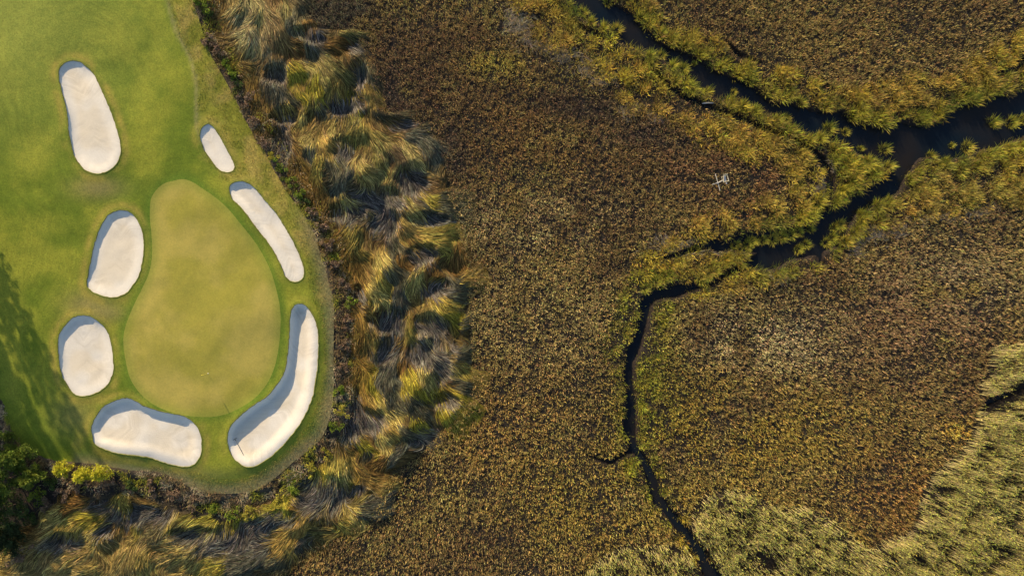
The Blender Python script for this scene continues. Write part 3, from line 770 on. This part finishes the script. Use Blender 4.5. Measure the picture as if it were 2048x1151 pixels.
c = lerp(c, np.tile([0.27, 0.275, 0.03], (nt_, 1)), ((px < 1350) & (py > 540))*0.75)
c = lerp(c, np.tile([0.17, 0.115, 0.045], (nt_, 1)), (rng.uniform(0, 1, nt_) < 0.22)*0.8)
c = lerp(c, np.tile([0.12, 0.15, 0.025], (nt_, 1)), sstep(0.5, 0.65, fbm(px/30, py/30, 7, 3))*0.7*near)
tcol = jcol(c*1.06, nt_, 0.3)
NB = 15
hh = (0.3 + 0.8*sstep(0.42, 0.68, tus) + 0.25*near)*rng.uniform(0.75, 1.2, nt_)*(0.6 + 0.4*np.clip(bb*1.3, 0, 1))
hh = np.where((px < 1450) & (py > 560), hh*0.62, hh)
tx = np.repeat(px, NB) + rng.normal(0, 4.2, nt_*NB); ty = np.repeat(py, NB) + rng.normal(0, 4.2, nt_*NB)
az0 = np.arctan2(-(ty - np.repeat(py, NB)), tx - np.repeat(px, NB)); N = len(tx)
stuff('cordgrass', blades(put(tx, ty, np.maximum(ground_h(tx, ty), WZ - 0.1) - 0.03), az0 + rng.normal(0, 0.7, N), np.repeat(hh, NB)*rng.uniform(0.7, 1.3, N), rng.uniform(0.15, 0.8, N), rng.uniform(0.035, 0.07, N),
      jcol(np.repeat(tcol, NB, 0), N, 0.15)), M_blade, 'tall yellow-green cordgrass lining the creek and ditches', 'cordgrass')

# reeds in the lower right: pale stalks with feathery leaf tops
px, py = scatter(120000, 1150, 2260, 620, 1300)
rb = sample(reed_b, px, py)
free = (rb > rng.uniform(0.05, 0.95, len(px))) & (sample(chan_n, px, py) < 0.3)
px, py = px[free], py[free]
tus = fbm(px/16, py/16, 5, 3); kz = tus > rng.uniform(0.24, 0.5, len(px)); px, py, tus = px[kz][:42000], py[kz][:42000], tus[kz][:42000]; n = len(px)
st = jcol(lerp(np.tile([0.60, 0.48, 0.25], (n, 1)), np.tile([0.44, 0.40, 0.15], (n, 1)), rng.uniform(0, 1, n)), n, 0.15)
z = ground_h(px, py); base = put(px, py, z - 0.05)
H = (1.3 + 1.7*sstep(0.3, 0.7, tus))*rng.uniform(0.8, 1.15, n)
waz = math.radians(115) + rng.normal(0, 0.9, n); ln = rng.uniform(0.05, 0.4, n)
parts = [blades(base, waz, H, ln, rng.uniform(0.04, 0.07, n), st, 0.4, 2)]
top = base + np.stack([np.cos(waz)*np.sin(ln), np.sin(waz)*np.sin(ln), np.cos(ln)], 1)*H[:, None]*1.0
lc = lerp(np.tile([0.26, 0.29, 0.05], (n, 1)), np.tile([0.62, 0.54, 0.14], (n, 1)), rng.uniform(0, 1, n))
lc = lerp(lc, np.tile([0.42, 0.40, 0.06], (n, 1)), sstep(1000, 1150, py)*sstep(1750, 1950, px)*0.6)
for f in (1.0, 0.88):
    b2 = base*(1-f) + top*f
    parts.append(blades(b2, rng.uniform(0, 6.28, n), rng.uniform(0.2, 0.45, n), rng.uniform(0.3, 1.2, n), rng.uniform(0.04, 0.075, n), jcol(lc, n, 0.32)))
stuff('reed_bed', parts, M_blade, 'dense pale green reeds filling the lower right corner', 'reeds')

# laid marsh hay: strands combed over the lobes
NS = 96000
px, py = scatter(int(NS*4.2), -40, 985, -70, 1210)
mm = sample(np.maximum(mat_b, np.clip(HL*3, 0, 1)), px, py)
free = (mm > rng.uniform(0.3, 0.7, len(px))) & (rng.uniform(0, 1, len(px)) > sample(hol, px, py)*0.7) & (sample(turf_b, px, py) < 0.2)
px, py = px[free][:NS], py[free][:NS]; n = len(px)
i = np.clip(((px-RX0)/RS).astype(int), 0, RW-1); j = np.clip(((py-RY0)/RS).astype(int), 0, RH-1)
lid = LID[j, i]
pal = np.array([(0.33,0.25,0.05),(0.16,0.135,0.04),(0.105,0.095,0.05),(0.34,0.23,0.055),(0.18,0.10,0.025),(0.10,0.095,0.06),(0.40,0.31,0.085),(0.30,0.245,0.028)])  # dull blue-grey entries paint the look of shaded lobes into the hay
lobcol = pal[np.random.default_rng(5).integers(0, len(pal), len(lobes)+1)]; lobcol[0] = (0.13, 0.09, 0.03)
c = lobcol[lid]
c = lerp(c, np.tile([0.44, 0.36, 0.17], (n, 1)), np.exp(-(((px-490)/70)**2 + ((py-60)/60)**2))*0.8)
c = lerp(c, np.tile([0.15, 0.14, 0.09], (n, 1)), np.exp(-(((px-780)/90)**2 + ((py-340)/90)**2))*0.5)
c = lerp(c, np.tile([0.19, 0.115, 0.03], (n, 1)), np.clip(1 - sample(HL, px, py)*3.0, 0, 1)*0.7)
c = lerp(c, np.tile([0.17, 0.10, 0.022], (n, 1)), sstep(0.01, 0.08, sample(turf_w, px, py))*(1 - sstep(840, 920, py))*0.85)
c = lerp(c, np.tile([0.36, 0.31, 0.035], (n, 1)), sstep(0.01, 0.08, sample(turf_w, px, py))*sstep(880, 950, py)*sstep(330, 430, px)*0.85)
c = lerp(c, np.tile([0.36, 0.255, 0.08], (n, 1)), sstep(1020, 1100, py)*(1 - sstep(350, 500, px))*0.7)
c = lerp(c, np.tile([0.125, 0.12, 0.11], (n, 1)), sample(hol, px, py)*0.85)
c = jcol(c, n, 0.2)*rng.choice([0.28, 0.55, 0.7, 0.8, 1.4], n)[:, None]
Ls = rng.uniform(0.9, 3.0, n); SEG = 4; off = rng.uniform(0.02, 0.16, n); lift = rng.uniform(0, 0.16, n)
jit = rng.normal(0, 0.15, n)
P = []; sides = []; cx, cy = px.copy(), py.copy()
for s in range(SEG+1):
    ca = sample(ACOS, cx, cy); sa = sample(ASIN, cx, cy); a = np.arctan2(sa, ca) + jit
    t = s/SEG
    zz = ground_h(cx, cy) + off*(1 - 0.4*t) + lift*math.sin(math.pi*(0.15+0.75*t)) - (0.05 if s == 0 else 0)
    P.append(put(cx, cy, zz))
    sides.append(np.stack([np.sin(a), np.cos(a), rng.normal(0, 0.35, n)], 1))
    cx = cx + np.cos(a)*Ls/SEG/MPP; cy = cy + np.sin(a)*Ls/SEG/MPP
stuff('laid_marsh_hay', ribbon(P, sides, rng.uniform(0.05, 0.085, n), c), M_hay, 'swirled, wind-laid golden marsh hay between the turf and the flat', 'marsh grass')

# dead brush and wrack on the bank between turf and hay
px, py = scatter(420000, -60, 760, -60, 1090)
B = sample(turf_b, px, py); Bw = sample(turf_w, px, py)
dens = sstep(0.02, 0.25, Bw)*(1 - sstep(0.42, 0.66, B))*(1 - 0.6*sample(mat_b, px, py))
cl = fbm(px/11, py/11, 2, 3)
k = (dens > rng.uniform(0.1, 1, len(px))) & (cl > 0.40) & (px + py*0.2 > 60)
px, py, cl = px[k][:60000], py[k][:60000], cl[k][:60000]; n = len(px)
c = lerp(np.tile([0.19, 0.13, 0.06], (n, 1)), np.tile([0.40, 0.32, 0.19], (n, 1)), sstep(0.4, 0.65, fbm(px/18, py/18, 4, 3)))
g = sstep(0.55, 0.7, fbm(px/26, py/26, 6, 3)); c = lerp(c, np.tile([0.26, 0.25, 0.028], (n, 1)), g)
stuff('dead_brush', blades(put(px, py, ground_h(px, py) - 0.02 + 0.25*sstep(0.45, 0.7, cl)*rng.uniform(0, 1, n)), rng.uniform(0, 6.28, n), rng.uniform(0.25, 0.8, n), rng.uniform(0.4, 1.4, n), rng.uniform(0.03, 0.08, n), jcol(c, n, 0.3)),
      M_leaf, 'dry grey-brown brush and wrack along the turf edge', 'brush')

# bleached wrack: mats of dead stems stranded behind the creek banks
WR = [(1030,35,12,22),(1047,58,18,26),(1066,84,18,10),(1100,98,22,9),(1140,110,26,9),(1180,136,24,9),(1212,165,18,8),(1254,228,11,13),(1312,233,13,6),(1650,372,13,26),(1655,340,12,10),(1352,492,36,12),(1440,492,26,9),(1870,437,32,5),(1800,464,13,7),(1755,472,18,11),(1716,496,12,15),(1962,422,22,7),(1560,562,16,8)]
px = np.concatenate([x + rng.normal(0, a*0.75, int(a*b*0.8)) for x, y, a, b in WR]); py = np.concatenate([y + rng.normal(0, b*0.75, int(a*b*0.8)) for x, y, a, b in WR])
k = sample(chan_n, px, py) < 0.5; px, py = px[k], py[k]; n = len(px)
a0 = fbm(px/40, py/40, 3, 2)*7; P = []; cx, cy = px.copy(), py.copy(); Lw = rng.uniform(0.5, 1.3, n); hw = rng.uniform(0.03, 0.28, n)
sides = []
for q_ in range(4):
    a = a0 + rng.normal(0, 0.35, n); P.append(put(cx, cy, ground_h(cx, cy) + hw)); sides.append(np.stack([np.sin(a), np.cos(a), rng.normal(0, .3, n)], 1))
    cx = cx + np.cos(a)*Lw/3/MPP; cy = cy + np.sin(a)*Lw/3/MPP
stuff('wrack_mat', ribbon(P, sides, rng.uniform(0.05, 0.09, n), jcol(lerp(np.tile([0.10, 0.085, 0.065], (n, 1)), np.tile([0.30, 0.245, 0.175], (n, 1)), rng.uniform(0, 1, n)), n, 0.2)),
      M_hay, 'bleached grey mats of dead stems behind the creek banks', 'wrack')

# ------------------------------------------------------------------ separate clumps of cordgrass in and beside the creek
def tuft_mesh(name, R, seed, gold):
    r = np.random.default_rng(seed); n = 170
    a = r.uniform(0, 6.28, n); rad = np.sqrt(r.uniform(0, 1, n))*R*0.42
    base = np.stack([np.cos(a)*rad, np.sin(a)*rad, np.full(n, -0.35)], 1)
    L = R*r.uniform(0.35, 1.15, n) + 0.35
    col = lerp(np.tile([0.25, 0.27, 0.032], (n, 1)), np.tile([0.44, 0.37, 0.06], (n, 1)), np.clip(r.uniform(0, 1, n)*0.8 + gold, 0, 1))
    v, f, s, c = blades(base, a + r.normal(0, 0.5, n), L, 0.15 + 0.75*rad/(R*0.42)*r.uniform(0.5, 1.1, n), r.uniform(0.028, 0.06, n), jcol(col, n, 0.28, r), 0.5, 3)
    return mesh_np(name, v, f, s, M_blade, c, smooth=False)
TM = [tuft_mesh('marsh_grass_tuft', 1.1, 20+i, (0.0, 0.1, 0.2, 0.3, 0.0, 0.15)[i]) for i in range(6)]
ORD = ['first','second','third','fourth','fifth','sixth','seventh','eighth','ninth','tenth','eleventh','twelfth','thirteenth','fourteenth','fifteenth','sixteenth']
ROWS = [
 ('clump on the lower left bank of the upper creek', 'from the top edge', 'clumps along the lower left bank of the upper creek',
  [(1165,25,1.0),(1183,45,1.0),(1208,55,1.1),(1232,60,1.2),(1300,112,1.1),(1322,112,.9),(1345,132,1.1),(1365,138,1.1),(1322,152,1.2),(1350,162,1.2),(1378,172,1.2),(1462,205,1.1),(1485,212,1.2),(1510,222,1.2),(1555,240,1.1),(1572,238,.9)]),
 ('clump on the upper right bank of the creek', 'from the top edge', 'clumps along the upper right bank of the creek',
  [(1282,35,1.1),(1295,48,1.2),(1322,68,1.3),(1345,85,1.2),(1372,92,1.1),(1400,108,1.1),(1440,135,1.1),(1478,148,1.2),(1500,160,1.2),(1545,185,1.1),(1600,205,1.2),(1650,212,1.2),(1705,232,1.3),(1765,245,1.3),(1845,238,1.2),(1950,200,1.2)]),
 ('clump on the point where the creek forks', 'from the left', 'clumps on the point at the creek fork',
  [(1620,280,1.1),(1640,276,1.2),(1657,258,1.2),(1668,300,1.0),(1695,325,1.5),(1700,362,1.4),(1715,335,1.4),(1736,325,1.4),(1750,345,1.1),(1776,332,1.2)]),
 ('clump on the lower bank at far right', 'from the left', 'clumps along the lower bank at far right',
  [(1818,360,1.1),(1832,348,1.3),(1860,312,1.1),(1872,330,1.1),(1890,325,1.1),(1920,340,1.3),(1950,332,1.3),(1975,310,1.3),(2015,297,1.3),(2043,292,1.0)]),
 ('clump on the right bank of the branch creek', 'down from the fork', 'clumps on the right bank of the branch creek',
  [(1775,405,1.2),(1757,412,1.2),(1722,428,1.0),(1757,445,1.3),(1708,465,1.3),(1690,482,1.2),(1665,475,1.0),(1652,485,.9),(1612,488,.9),(1596,498,.9),(1480,528,1.0),(1455,518,1.1),(1445,530,1.0),(1425,545,1.1),(1405,558,1.1)]),
 ('clump on the left bank of the branch creek', 'down from the fork', 'clumps along the left edge of the branch creek',
  [(1688,380,1.2),(1672,395,1.0),(1637,405,1.4),(1625,425,1.2),(1600,440,1.0),(1495,488,1.0),(1470,490,.9),(1390,500,1.0),(1360,525,1.0),(1330,552,1.1),(1310,562,1.1),(1290,575,1.0)]),
 ('clump of the narrow strip in the branch creek', 'from the left', 'clumps of the strip in the branch creek',
  [(1505,482,.9),(1525,480,1.0),(1545,478,1.0),(1562,474,1.1),(1580,468,1.0),(1596,463,.9)]),
]
SOLO = [(1215,6,1.0,'small round cordgrass clump in the creek at the top edge'),(1413,185,1.15,'upright cordgrass clump beside the pale log in the creek'),
 (1690,264,.85,'small cordgrass clump in open water just right of a larger one'),(1720,297,.65,'faint small cordgrass clump half drowned near the fork'),(1768,298,1.0,'lone pointed cordgrass clump in the middle of the fork'),
 (1985,245,1.15,'spiky lone cordgrass clump in the wide water near the right edge'),(2022,245,1.2,'left half of a broad cordgrass clump at the right edge'),(2045,240,1.2,'broad cordgrass clump cut by the right edge, in the water'),
 (1933,295,1.25,'round cordgrass clump standing off the lower bank at right'),(1902,291,.6,'tiny cordgrass sprig left of the round clump in the water'),(1680,450,1.0,'right end of a short grassy islet in the branch creek'),(1668,455,.9,'left end of a short grassy islet in the branch creek'),
 (1620,458,.8,'small pale clump between the islet and the grassy strip'),(1387,128,.6,'submerged grass sprig in the creek opposite the upper bank'),(1467,185,.6,'dark half submerged grass sprig in mid creek')]
ti = 0
def put_tuft(x, y, s, label, group):
    global ti
    g = float(np.maximum(ground_h(np.array([x*1.0]), np.array([y*1.0])), WZ)[0])
    o = link('marsh_grass_tuft', TM[ti % 6], label=label, cat='grass clump', group=group, loc=at(x, y, g + 0.0)); ti += 1
    o.rotation_euler = (0, 0, random.uniform(0, 6.28)); o.scale = (s*random.uniform(0.75, 1.15), s*random.uniform(0.75, 1.15), s*random.uniform(0.8, 1.05))
for lab, how, grp, L in ROWS:
    for i_, (x, y, s) in enumerate(L): put_tuft(x, y, s, ORD[i_] + ' cordgrass ' + lab + ', ' + how, grp)
for x, y, s, lab in SOLO: put_tuft(x, y, s, lab, 'lone cordgrass clumps in the water')

# ------------------------------------------------------------------ shrubs on the bank
def leaf_cloud(n, R, H, leaf, col, seed, clumps=9, droop=0.0):
    r = np.random.default_rng(seed)
    cc = np.stack([r.normal(0, R*0.45, clumps), r.normal(0, R*0.45, clumps), r.uniform(0.3, 0.9, clumps)*H], 1)
    k = r.integers(0, clumps, n); d = r.normal(0, 1, (n, 3)); d /= np.linalg.norm(d, axis=1)[:, None]
    p = cc[k] + d*(R*0.34*r.uniform(0.3, 1, n)**0.5)[:, None]*np.array([1, 1, 0.7])
    p[:, 2] = np.abs(p[:, 2])
    a = r.normal(0, 1, (n, 3)); a /= np.linalg.norm(a, axis=1)[:, None]; b = np.cross(a, r.normal(0, 1, (n, 3))); b /= np.linalg.norm(b, axis=1)[:, None]
    L = leaf*r.uniform(0.6, 1.4, n)[:, None]
    V = np.stack([p - a*L*0.5, p + b*L*0.25, p + a*L*0.5, p - b*L*0.25], 1).reshape(-1, 3); i = np.arange(n)*4
    tone = r.uniform(0.75, 1.25, clumps)[k][:, None]
    return V, np.stack([i, i+1, i+2, i+3], 1).ravel(), np.full(n, 4), np.repeat(jcol(np.asarray(col)*tone, n, 0.2, r), 4, 0), cc
def shrub(x, y, R, H, kind, label, seed, group):
    z = float(ground_h(np.array([x*1.0]), np.array([y*1.0]))[0])
    root = link('shrub', None, label=label, cat='shrub', group=group, loc=at(x, y, z))
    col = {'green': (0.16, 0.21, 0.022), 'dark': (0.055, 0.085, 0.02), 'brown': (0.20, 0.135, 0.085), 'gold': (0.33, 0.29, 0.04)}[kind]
    V, F, S, K, cc = leaf_cloud(int(420*R), R, H, 0.22 if kind != 'brown' else 0.26, col, seed)
    link('foliage', mesh_np('foliage', V, F, S, M_leaf, K, smooth=False), root)
    b = MB()
    for c in cc: b.tube([(0, 0, -0.2), Vector(c)*0.5 + Vector((0, 0, 0.1)), Vector(c)], [0.03, 0.022, 0.01], 5)
    link('stem', b.mesh('stem', M_twig, True), root)
SHR = [(392,2,1.1,1.2,'green','bright green shrub at the top edge, above the brown brush'),(408,14,1.3,1.3,'green','larger bright green shrub just below the top edge'),(421,26,.9,1.0,'dark','dark green shrub under the bright ones at the top'),
 (420,82,1.0,.9,'brown','dry pinkish-brown bush beside the upper mowing line'),(436,104,1.1,.9,'brown','dry brown bush left of a combed pale grass mound'),(452,130,.9,1.0,'green','yellow-green shrub on the bank at upper left'),(466,150,1.0,1.1,'green','green shrub second along the upper bank'),(478,172,.9,1.0,'dark','dark shrub above the smallest bunker'),
 (492,205,1.0,.9,'brown','brown bush level with the smallest bunker top'),(510,245,1.1,.9,'brown','grey-brown bush right of the smallest bunker'),(528,285,1.0,.9,'brown','russet bush between smallest and slanting bunkers'),(545,312,.9,.8,'gold','golden shrub above the slanting bunker'),
 (562,335,1.0,1.0,'green','green shrub above right of the slanting bunker'),(580,362,1.0,1.1,'green','leafy green shrub right of the slanting bunker top'),(602,388,1.1,1.2,'green','bright leafy shrub right of the slanting bunker middle'),(615,400,.8,.9,'dark','dark shrub touching the bright leafy one'),
 (628,425,1.0,.9,'brown','grey dead bush beside the slanting bunker'),(645,455,1.1,.9,'brown','grey dead bush lower beside the slanting bunker'),(660,490,1.1,.9,'brown','brown dead bush level with the bunker end'),(672,525,1.1,.9,'brown','reddish dead bush right of the bunker end'),(688,570,1.1,.9,'brown','reddish dead bush between the two right bunkers'),
 (700,600,1.0,1.0,'green','small green shrub by the dead bushes, right of the large bunker'),(698,640,1.1,.9,'brown','brown bush right of the large bunker top'),(690,690,1.2,.9,'brown','grey bush right of the large bunker middle'),(688,735,1.1,.9,'brown','russet bush right of the large bunker'),
 (688,775,1.0,1.1,'green','green shrub right of the large bunker bend'),(683,815,1.1,1.1,'gold','yellow-green shrub right of the large bunker bend'),(676,850,1.1,1.1,'green','bright green shrub lower on the right bank'),(655,905,1.0,.9,'gold','tawny shrub where the bank turns left'),(628,935,1.1,1.0,'gold','golden shrub below the turning bank'),
 (588,972,1.2,1.2,'green','lime green shrub below the large bunker'),(560,995,1.0,.9,'gold','yellow shrub left of the lime one'),(505,1020,1.2,1.0,'gold','bright yellow shrub at the bottom bank'),(470,1030,1.1,1.0,'green','yellow-green shrub at the bottom of the bank'),(430,1012,1.0,.8,'green','small green shrub under the turf point'),
 (390,1000,1.1,.8,'brown','grey dead bush under the turf point'),(350,985,1.1,.8,'brown','grey dead bush below the bean-shaped bunker'),(310,972,1.1,.8,'brown','pale dead bush below the bean-shaped bunker'),(270,968,1.0,.8,'dark','dark shrub below the bean-shaped bunker'),(225,965,1.1,.8,'brown','brown bush below the golden sapling'),(165,965,1.0,.8,'brown','purplish dead bush in the shade at lower left')]
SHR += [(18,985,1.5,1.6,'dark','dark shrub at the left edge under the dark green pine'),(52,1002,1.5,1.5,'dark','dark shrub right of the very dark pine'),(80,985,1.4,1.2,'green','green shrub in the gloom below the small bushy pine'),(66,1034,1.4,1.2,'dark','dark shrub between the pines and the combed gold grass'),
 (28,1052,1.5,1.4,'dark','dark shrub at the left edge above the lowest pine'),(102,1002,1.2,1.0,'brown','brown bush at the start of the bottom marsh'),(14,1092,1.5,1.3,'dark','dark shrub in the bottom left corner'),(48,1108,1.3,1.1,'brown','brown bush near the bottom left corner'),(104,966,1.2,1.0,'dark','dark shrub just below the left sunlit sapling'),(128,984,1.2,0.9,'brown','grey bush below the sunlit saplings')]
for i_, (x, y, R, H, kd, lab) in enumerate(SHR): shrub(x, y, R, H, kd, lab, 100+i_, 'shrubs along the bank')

# ------------------------------------------------------------------ pines
def pine(x, y, H, R, seed, label, group, z=0.6, col=(0.06, 0.085, 0.02), nleaf=5200, leaf=0.42):
    r = np.random.default_rng(seed)
    root = link('pine_tree', None, label=label, cat='tree', group=group, loc=at(x, y, z))
    b = MB(); lean = Vector((r.normal(0, .03), r.normal(0, .03), 1))
    pts = [lean*(H*t) + Vector((r.normal(0, .08), r.normal(0, .08), 0))*(t > 0) for t in np.linspace(0, 0.97, 7)]
    b.tube([p - Vector((0, 0, 0.4 if i == 0 else 0)) for i, p in enumerate(pts)], [max(0.03, 0.022*H*(1-t)**0.8) for t in np.linspace(0, 0.97, 7)], 8)
    link('trunk', b.mesh('trunk', M_bark, True), root)
    bb = MB(); cl = []
    nb = int(9 + H*2.2)
    for i in range(nb):
        t = 0.28 + 0.7*(i + r.uniform(0, 1))/nb; a = i*2.4 + r.normal(0, .3)
        L = R*(1.05 - 0.75*((t-0.28)/0.72)**1.4)*r.uniform(0.7, 1.15)
        p0 = lean*(H*t); tip = p0 + Vector((math.cos(a)*L, math.sin(a)*L, L*r.uniform(0.05, 0.35)))
        mid = (p0+tip)*0.5 - Vector((0, 0, 0.06*L))
        bb.tube([p0, mid, tip], [0.05, 0.035, 0.012], 5)
        for s in (0.45, 0.7, 0.95): cl.append((p0*(1-s) + tip*s, 0.30*L*0.8 + 0.25))
    link('branches', bb.mesh('branches', M_bark, True), root)
    n = nleaf; k = r.integers(0, len(cl), n)
    cp = np.array([tuple(c[0]) for c in cl])[k]; cr = np.array([c[1] for c in cl])[k]
    d = r.normal(0, 1, (n, 3)); d /= np.linalg.norm(d, axis=1)[:, None]
    p = cp + d*(cr*r.uniform(0.2, 1, n))[:, None]*np.array([1, 1, 0.55])
    a = d + r.normal(0, .5, (n, 3)) + np.array([0, 0, .35]); a /= np.linalg.norm(a, axis=1)[:, None]
    s = np.cross(a, r.normal(0, 1, (n, 3))); s /= np.linalg.norm(s, axis=1)[:, None]
    L = leaf*r.uniform(0.6, 1.3, n)[:, None]
    V = np.stack([p - a*L*.5, p + s*L*.13, p + a*L*.6, p - s*L*.13], 1).reshape(-1, 3); i = np.arange(n)*4
    tone = r.uniform(0.7, 1.35, len(cl))[k][:, None]
    link('crown', mesh_np('crown', V, np.stack([i, i+1, i+2, i+3], 1).ravel(), np.full(n, 4), M_leaf, np.repeat(jcol(np.array(col)*tone, n, .2, r), 4, 0), smooth=False), root)

# stand of pines on the turf just outside the left edge: their shadows reach in
OUT = [(-108,330,17.0,1.5),(-128,335,16.0,1.6),(-160,322,17.5,1.6),(-180,350,16.5,1.8),(-215,330,17.0,2.0),(-250,340,17.0,2.2),(-132,440,13.5,1.4),(-160,452,13.5,1.6),(-195,430,14.5,1.8),(-235,430,14.5,2.2),(-280,420,15.0,2.4),(-112,560,10.2,1.5),(-145,565,10.4,1.7),(-185,555,10.8,2.0),(-225,540,11.5,2.2),(-112,655,7.8,1.8)]
OLAB = [o_ + ' pine from the right in the ' + r_ + ' row of the stand off the left edge' for r_, m_ in (('upper', 6), ('middle', 5), ('lower', 4)) for o_ in ORD[:m_]] + ['short lone pine at the lower end of the stand off the left edge']
for i_, (x, y, H, R) in enumerate(OUT):
    pine(x, y, H, R, 300+i_, OLAB[i_], 'pines outside the left edge', z=float(turf_z(x, y)[0]) - 0.1, nleaf=3000, leaf=0.5)
# trees and saplings in the lower left corner
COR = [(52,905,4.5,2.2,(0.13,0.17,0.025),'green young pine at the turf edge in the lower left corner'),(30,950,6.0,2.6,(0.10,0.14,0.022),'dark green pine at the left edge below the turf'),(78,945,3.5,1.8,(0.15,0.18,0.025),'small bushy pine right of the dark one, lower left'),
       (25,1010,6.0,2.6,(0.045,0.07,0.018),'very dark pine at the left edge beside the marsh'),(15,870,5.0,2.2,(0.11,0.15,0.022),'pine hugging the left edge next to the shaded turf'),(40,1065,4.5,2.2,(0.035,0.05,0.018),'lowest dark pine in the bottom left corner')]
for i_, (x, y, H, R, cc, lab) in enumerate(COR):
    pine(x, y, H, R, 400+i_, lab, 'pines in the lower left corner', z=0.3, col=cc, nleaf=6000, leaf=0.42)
SAP = [(140,930,3.2,1.3,'sunlit yellow-green sapling left of a pair by the shaded turf'),(182,944,3.0,1.3,'sunlit yellow-green sapling in the middle by the shaded turf'),(215,940,2.8,1.2,'sunlit yellow-green sapling nearest the bean-shaped bunker')]
for i_, (x, y, H, R, lab) in enumerate(SAP):
    pine(x, y, H, R, 500+i_, lab, 'sunlit saplings', z=0.4, col=(0.46,0.43,0.035), nleaf=2000, leaf=0.36)  # sunlight on the tips is put into the bright yellow crown colour

# ------------------------------------------------------------------ small things
# flagstick on the green
fx, fy = 416, 746; fz = float(turf_z(fx, fy)[0])
fl = link('flagstick', None, label='yellow flagstick standing in the hole on the putting green', cat='flagstick', loc=at(fx, fy, fz))
link('pole', MB().tube([(0, 0, -0.1), (0, 0, 2.2)], [0.018, 0.014], 10).mesh('pole', M_yellow, True), fl)
b = MB(); b.tube([(0.02, 0, 2.14), (0.05, -0.02, 1.95), (0.06, -0.03, 1.72), (0.04, -0.02, 1.6)], [0.04, 0.06, 0.05, 0.02], 8); link('flag', b.mesh('flag', M_yellow, True), fl)
b = MB(); b.tube([(0, 0, -0.11), (0, 0, 0.012)], [0.065, 0.065], 16); link('hole_cup', b.mesh('hole_cup', M_white, True), fl)
# bunker rake
rk = link('bunker_rake', None, label='dark bunker rake lying in the left end of the curved bunker', cat='rake')
def sand_z(x, y): return float(sand4[1][np.argmin((sand4[0][:, 0]-x)**2 + (sand4[0][:, 1]-y)**2)])
ra = at(470, 877, sand_z(470, 877) + 0.14); rb_ = at(487, 909, sand_z(487, 909) + 0.05); rk.location = ra
d = rb_ - ra; sdv = Vector((-d.y, d.x, 0)).normalized()
link('handle', MB().tube([Vector((0, 0, 0.03)), d*0.5 + Vector((0, 0, 0.04)), d], 0.028, 8).mesh('handle', M_dark, True), rk)
head = link('rake_head', MB().beam(-sdv*0.32, sdv*0.32, 0.06, 0.05).mesh('rake_head', M_dark), rk)
for q_ in range(9):
    p = sdv*(-0.3 + 0.075*q_); link('tine', MB().tube([p, p + Vector((0, 0, -0.1))], [0.012, 0.006], 5).mesh('tine', M_dark), head)
# nest platform in the marsh
pg = float(ground_h(np.array([1434.0]), np.array([367.0]))[0])
np_ = link('nest_platform', None, label='pale wooden platform frame on a post with crossed beams, alone in the brown marsh', cat='platform', loc=at(1434, 366.5, pg)); O = np_.location
def rel(x, y, z): return at(x, y, z) - O
link('post', MB().beam((0, 0, -0.3), rel(1446.5, 360, 3.1), 0.13, 0.13).mesh('post', M_drift), np_)
link('cross_beam', MB().beam(rel(1430.5, 347, 0.95), rel(1440, 381, 0.95), 0.07, 0.09).mesh('cross_beam', M_drift), np_)
link('cross_beam', MB().beam(rel(1424, 369, 1.08), rel(1447, 361, 1.08), 0.07, 0.09).mesh('cross_beam', M_drift), np_)
zt = 3.25
cor = [(1447, 351), (1454, 349.5), (1457.5, 361.5), (1447.5, 364)]
for a_, b_ in zip(cor, cor[1:] + cor[:1]):
    p, q_ = rel(*a_, zt), rel(*b_, zt); e = (q_-p).normalized()*0.05
    link('frame_board', MB().beam(p - e, q_ + e, 0.085, 0.12 + random.uniform(0, .03)).mesh('frame_board', M_wood), np_)
link('shelf_panel', MB().beam(rel(1449.3, 351.5, zt-0.16), rel(1450.6, 363, zt-0.16), 0.32, 0.04).mesh('shelf_panel', M_greywood), np_)
link('bracket', MB().tube([rel(1447.5, 353, zt), rel(1443.5, 353.5, zt), rel(1444, 357.5, zt), rel(1447.5, 358.5, zt)], 0.04, 6).mesh('bracket', M_wood, True), np_)
link('perch', MB().beam(rel(1446, 349, zt+.12), rel(1455.5, 347, zt+.12), 0.06, 0.06).mesh('perch', M_wood), np_)
link('hanging_box', MB().beam(rel(1452, 365, zt-.3), rel(1453.2, 367.5, zt-.3), 0.16, 0.2).mesh('hanging_box', M_greywood), np_)
# log in the creek
b = MB(); p, q_ = at(1404, 207, -0.32), at(1428, 206, -0.26); mid = (p+q_)/2 + Vector((0, 0.05, 0.03))
lg = link('driftwood_log', b.tube([p, p*0.6+mid*0.4, mid, mid*0.4+q_*0.6, q_], [0.09, 0.12, 0.11, 0.10, 0.06], 10).mesh('driftwood_log', M_drift, True), label='bleached driftwood log lying at the left bank of the creek', cat='log')
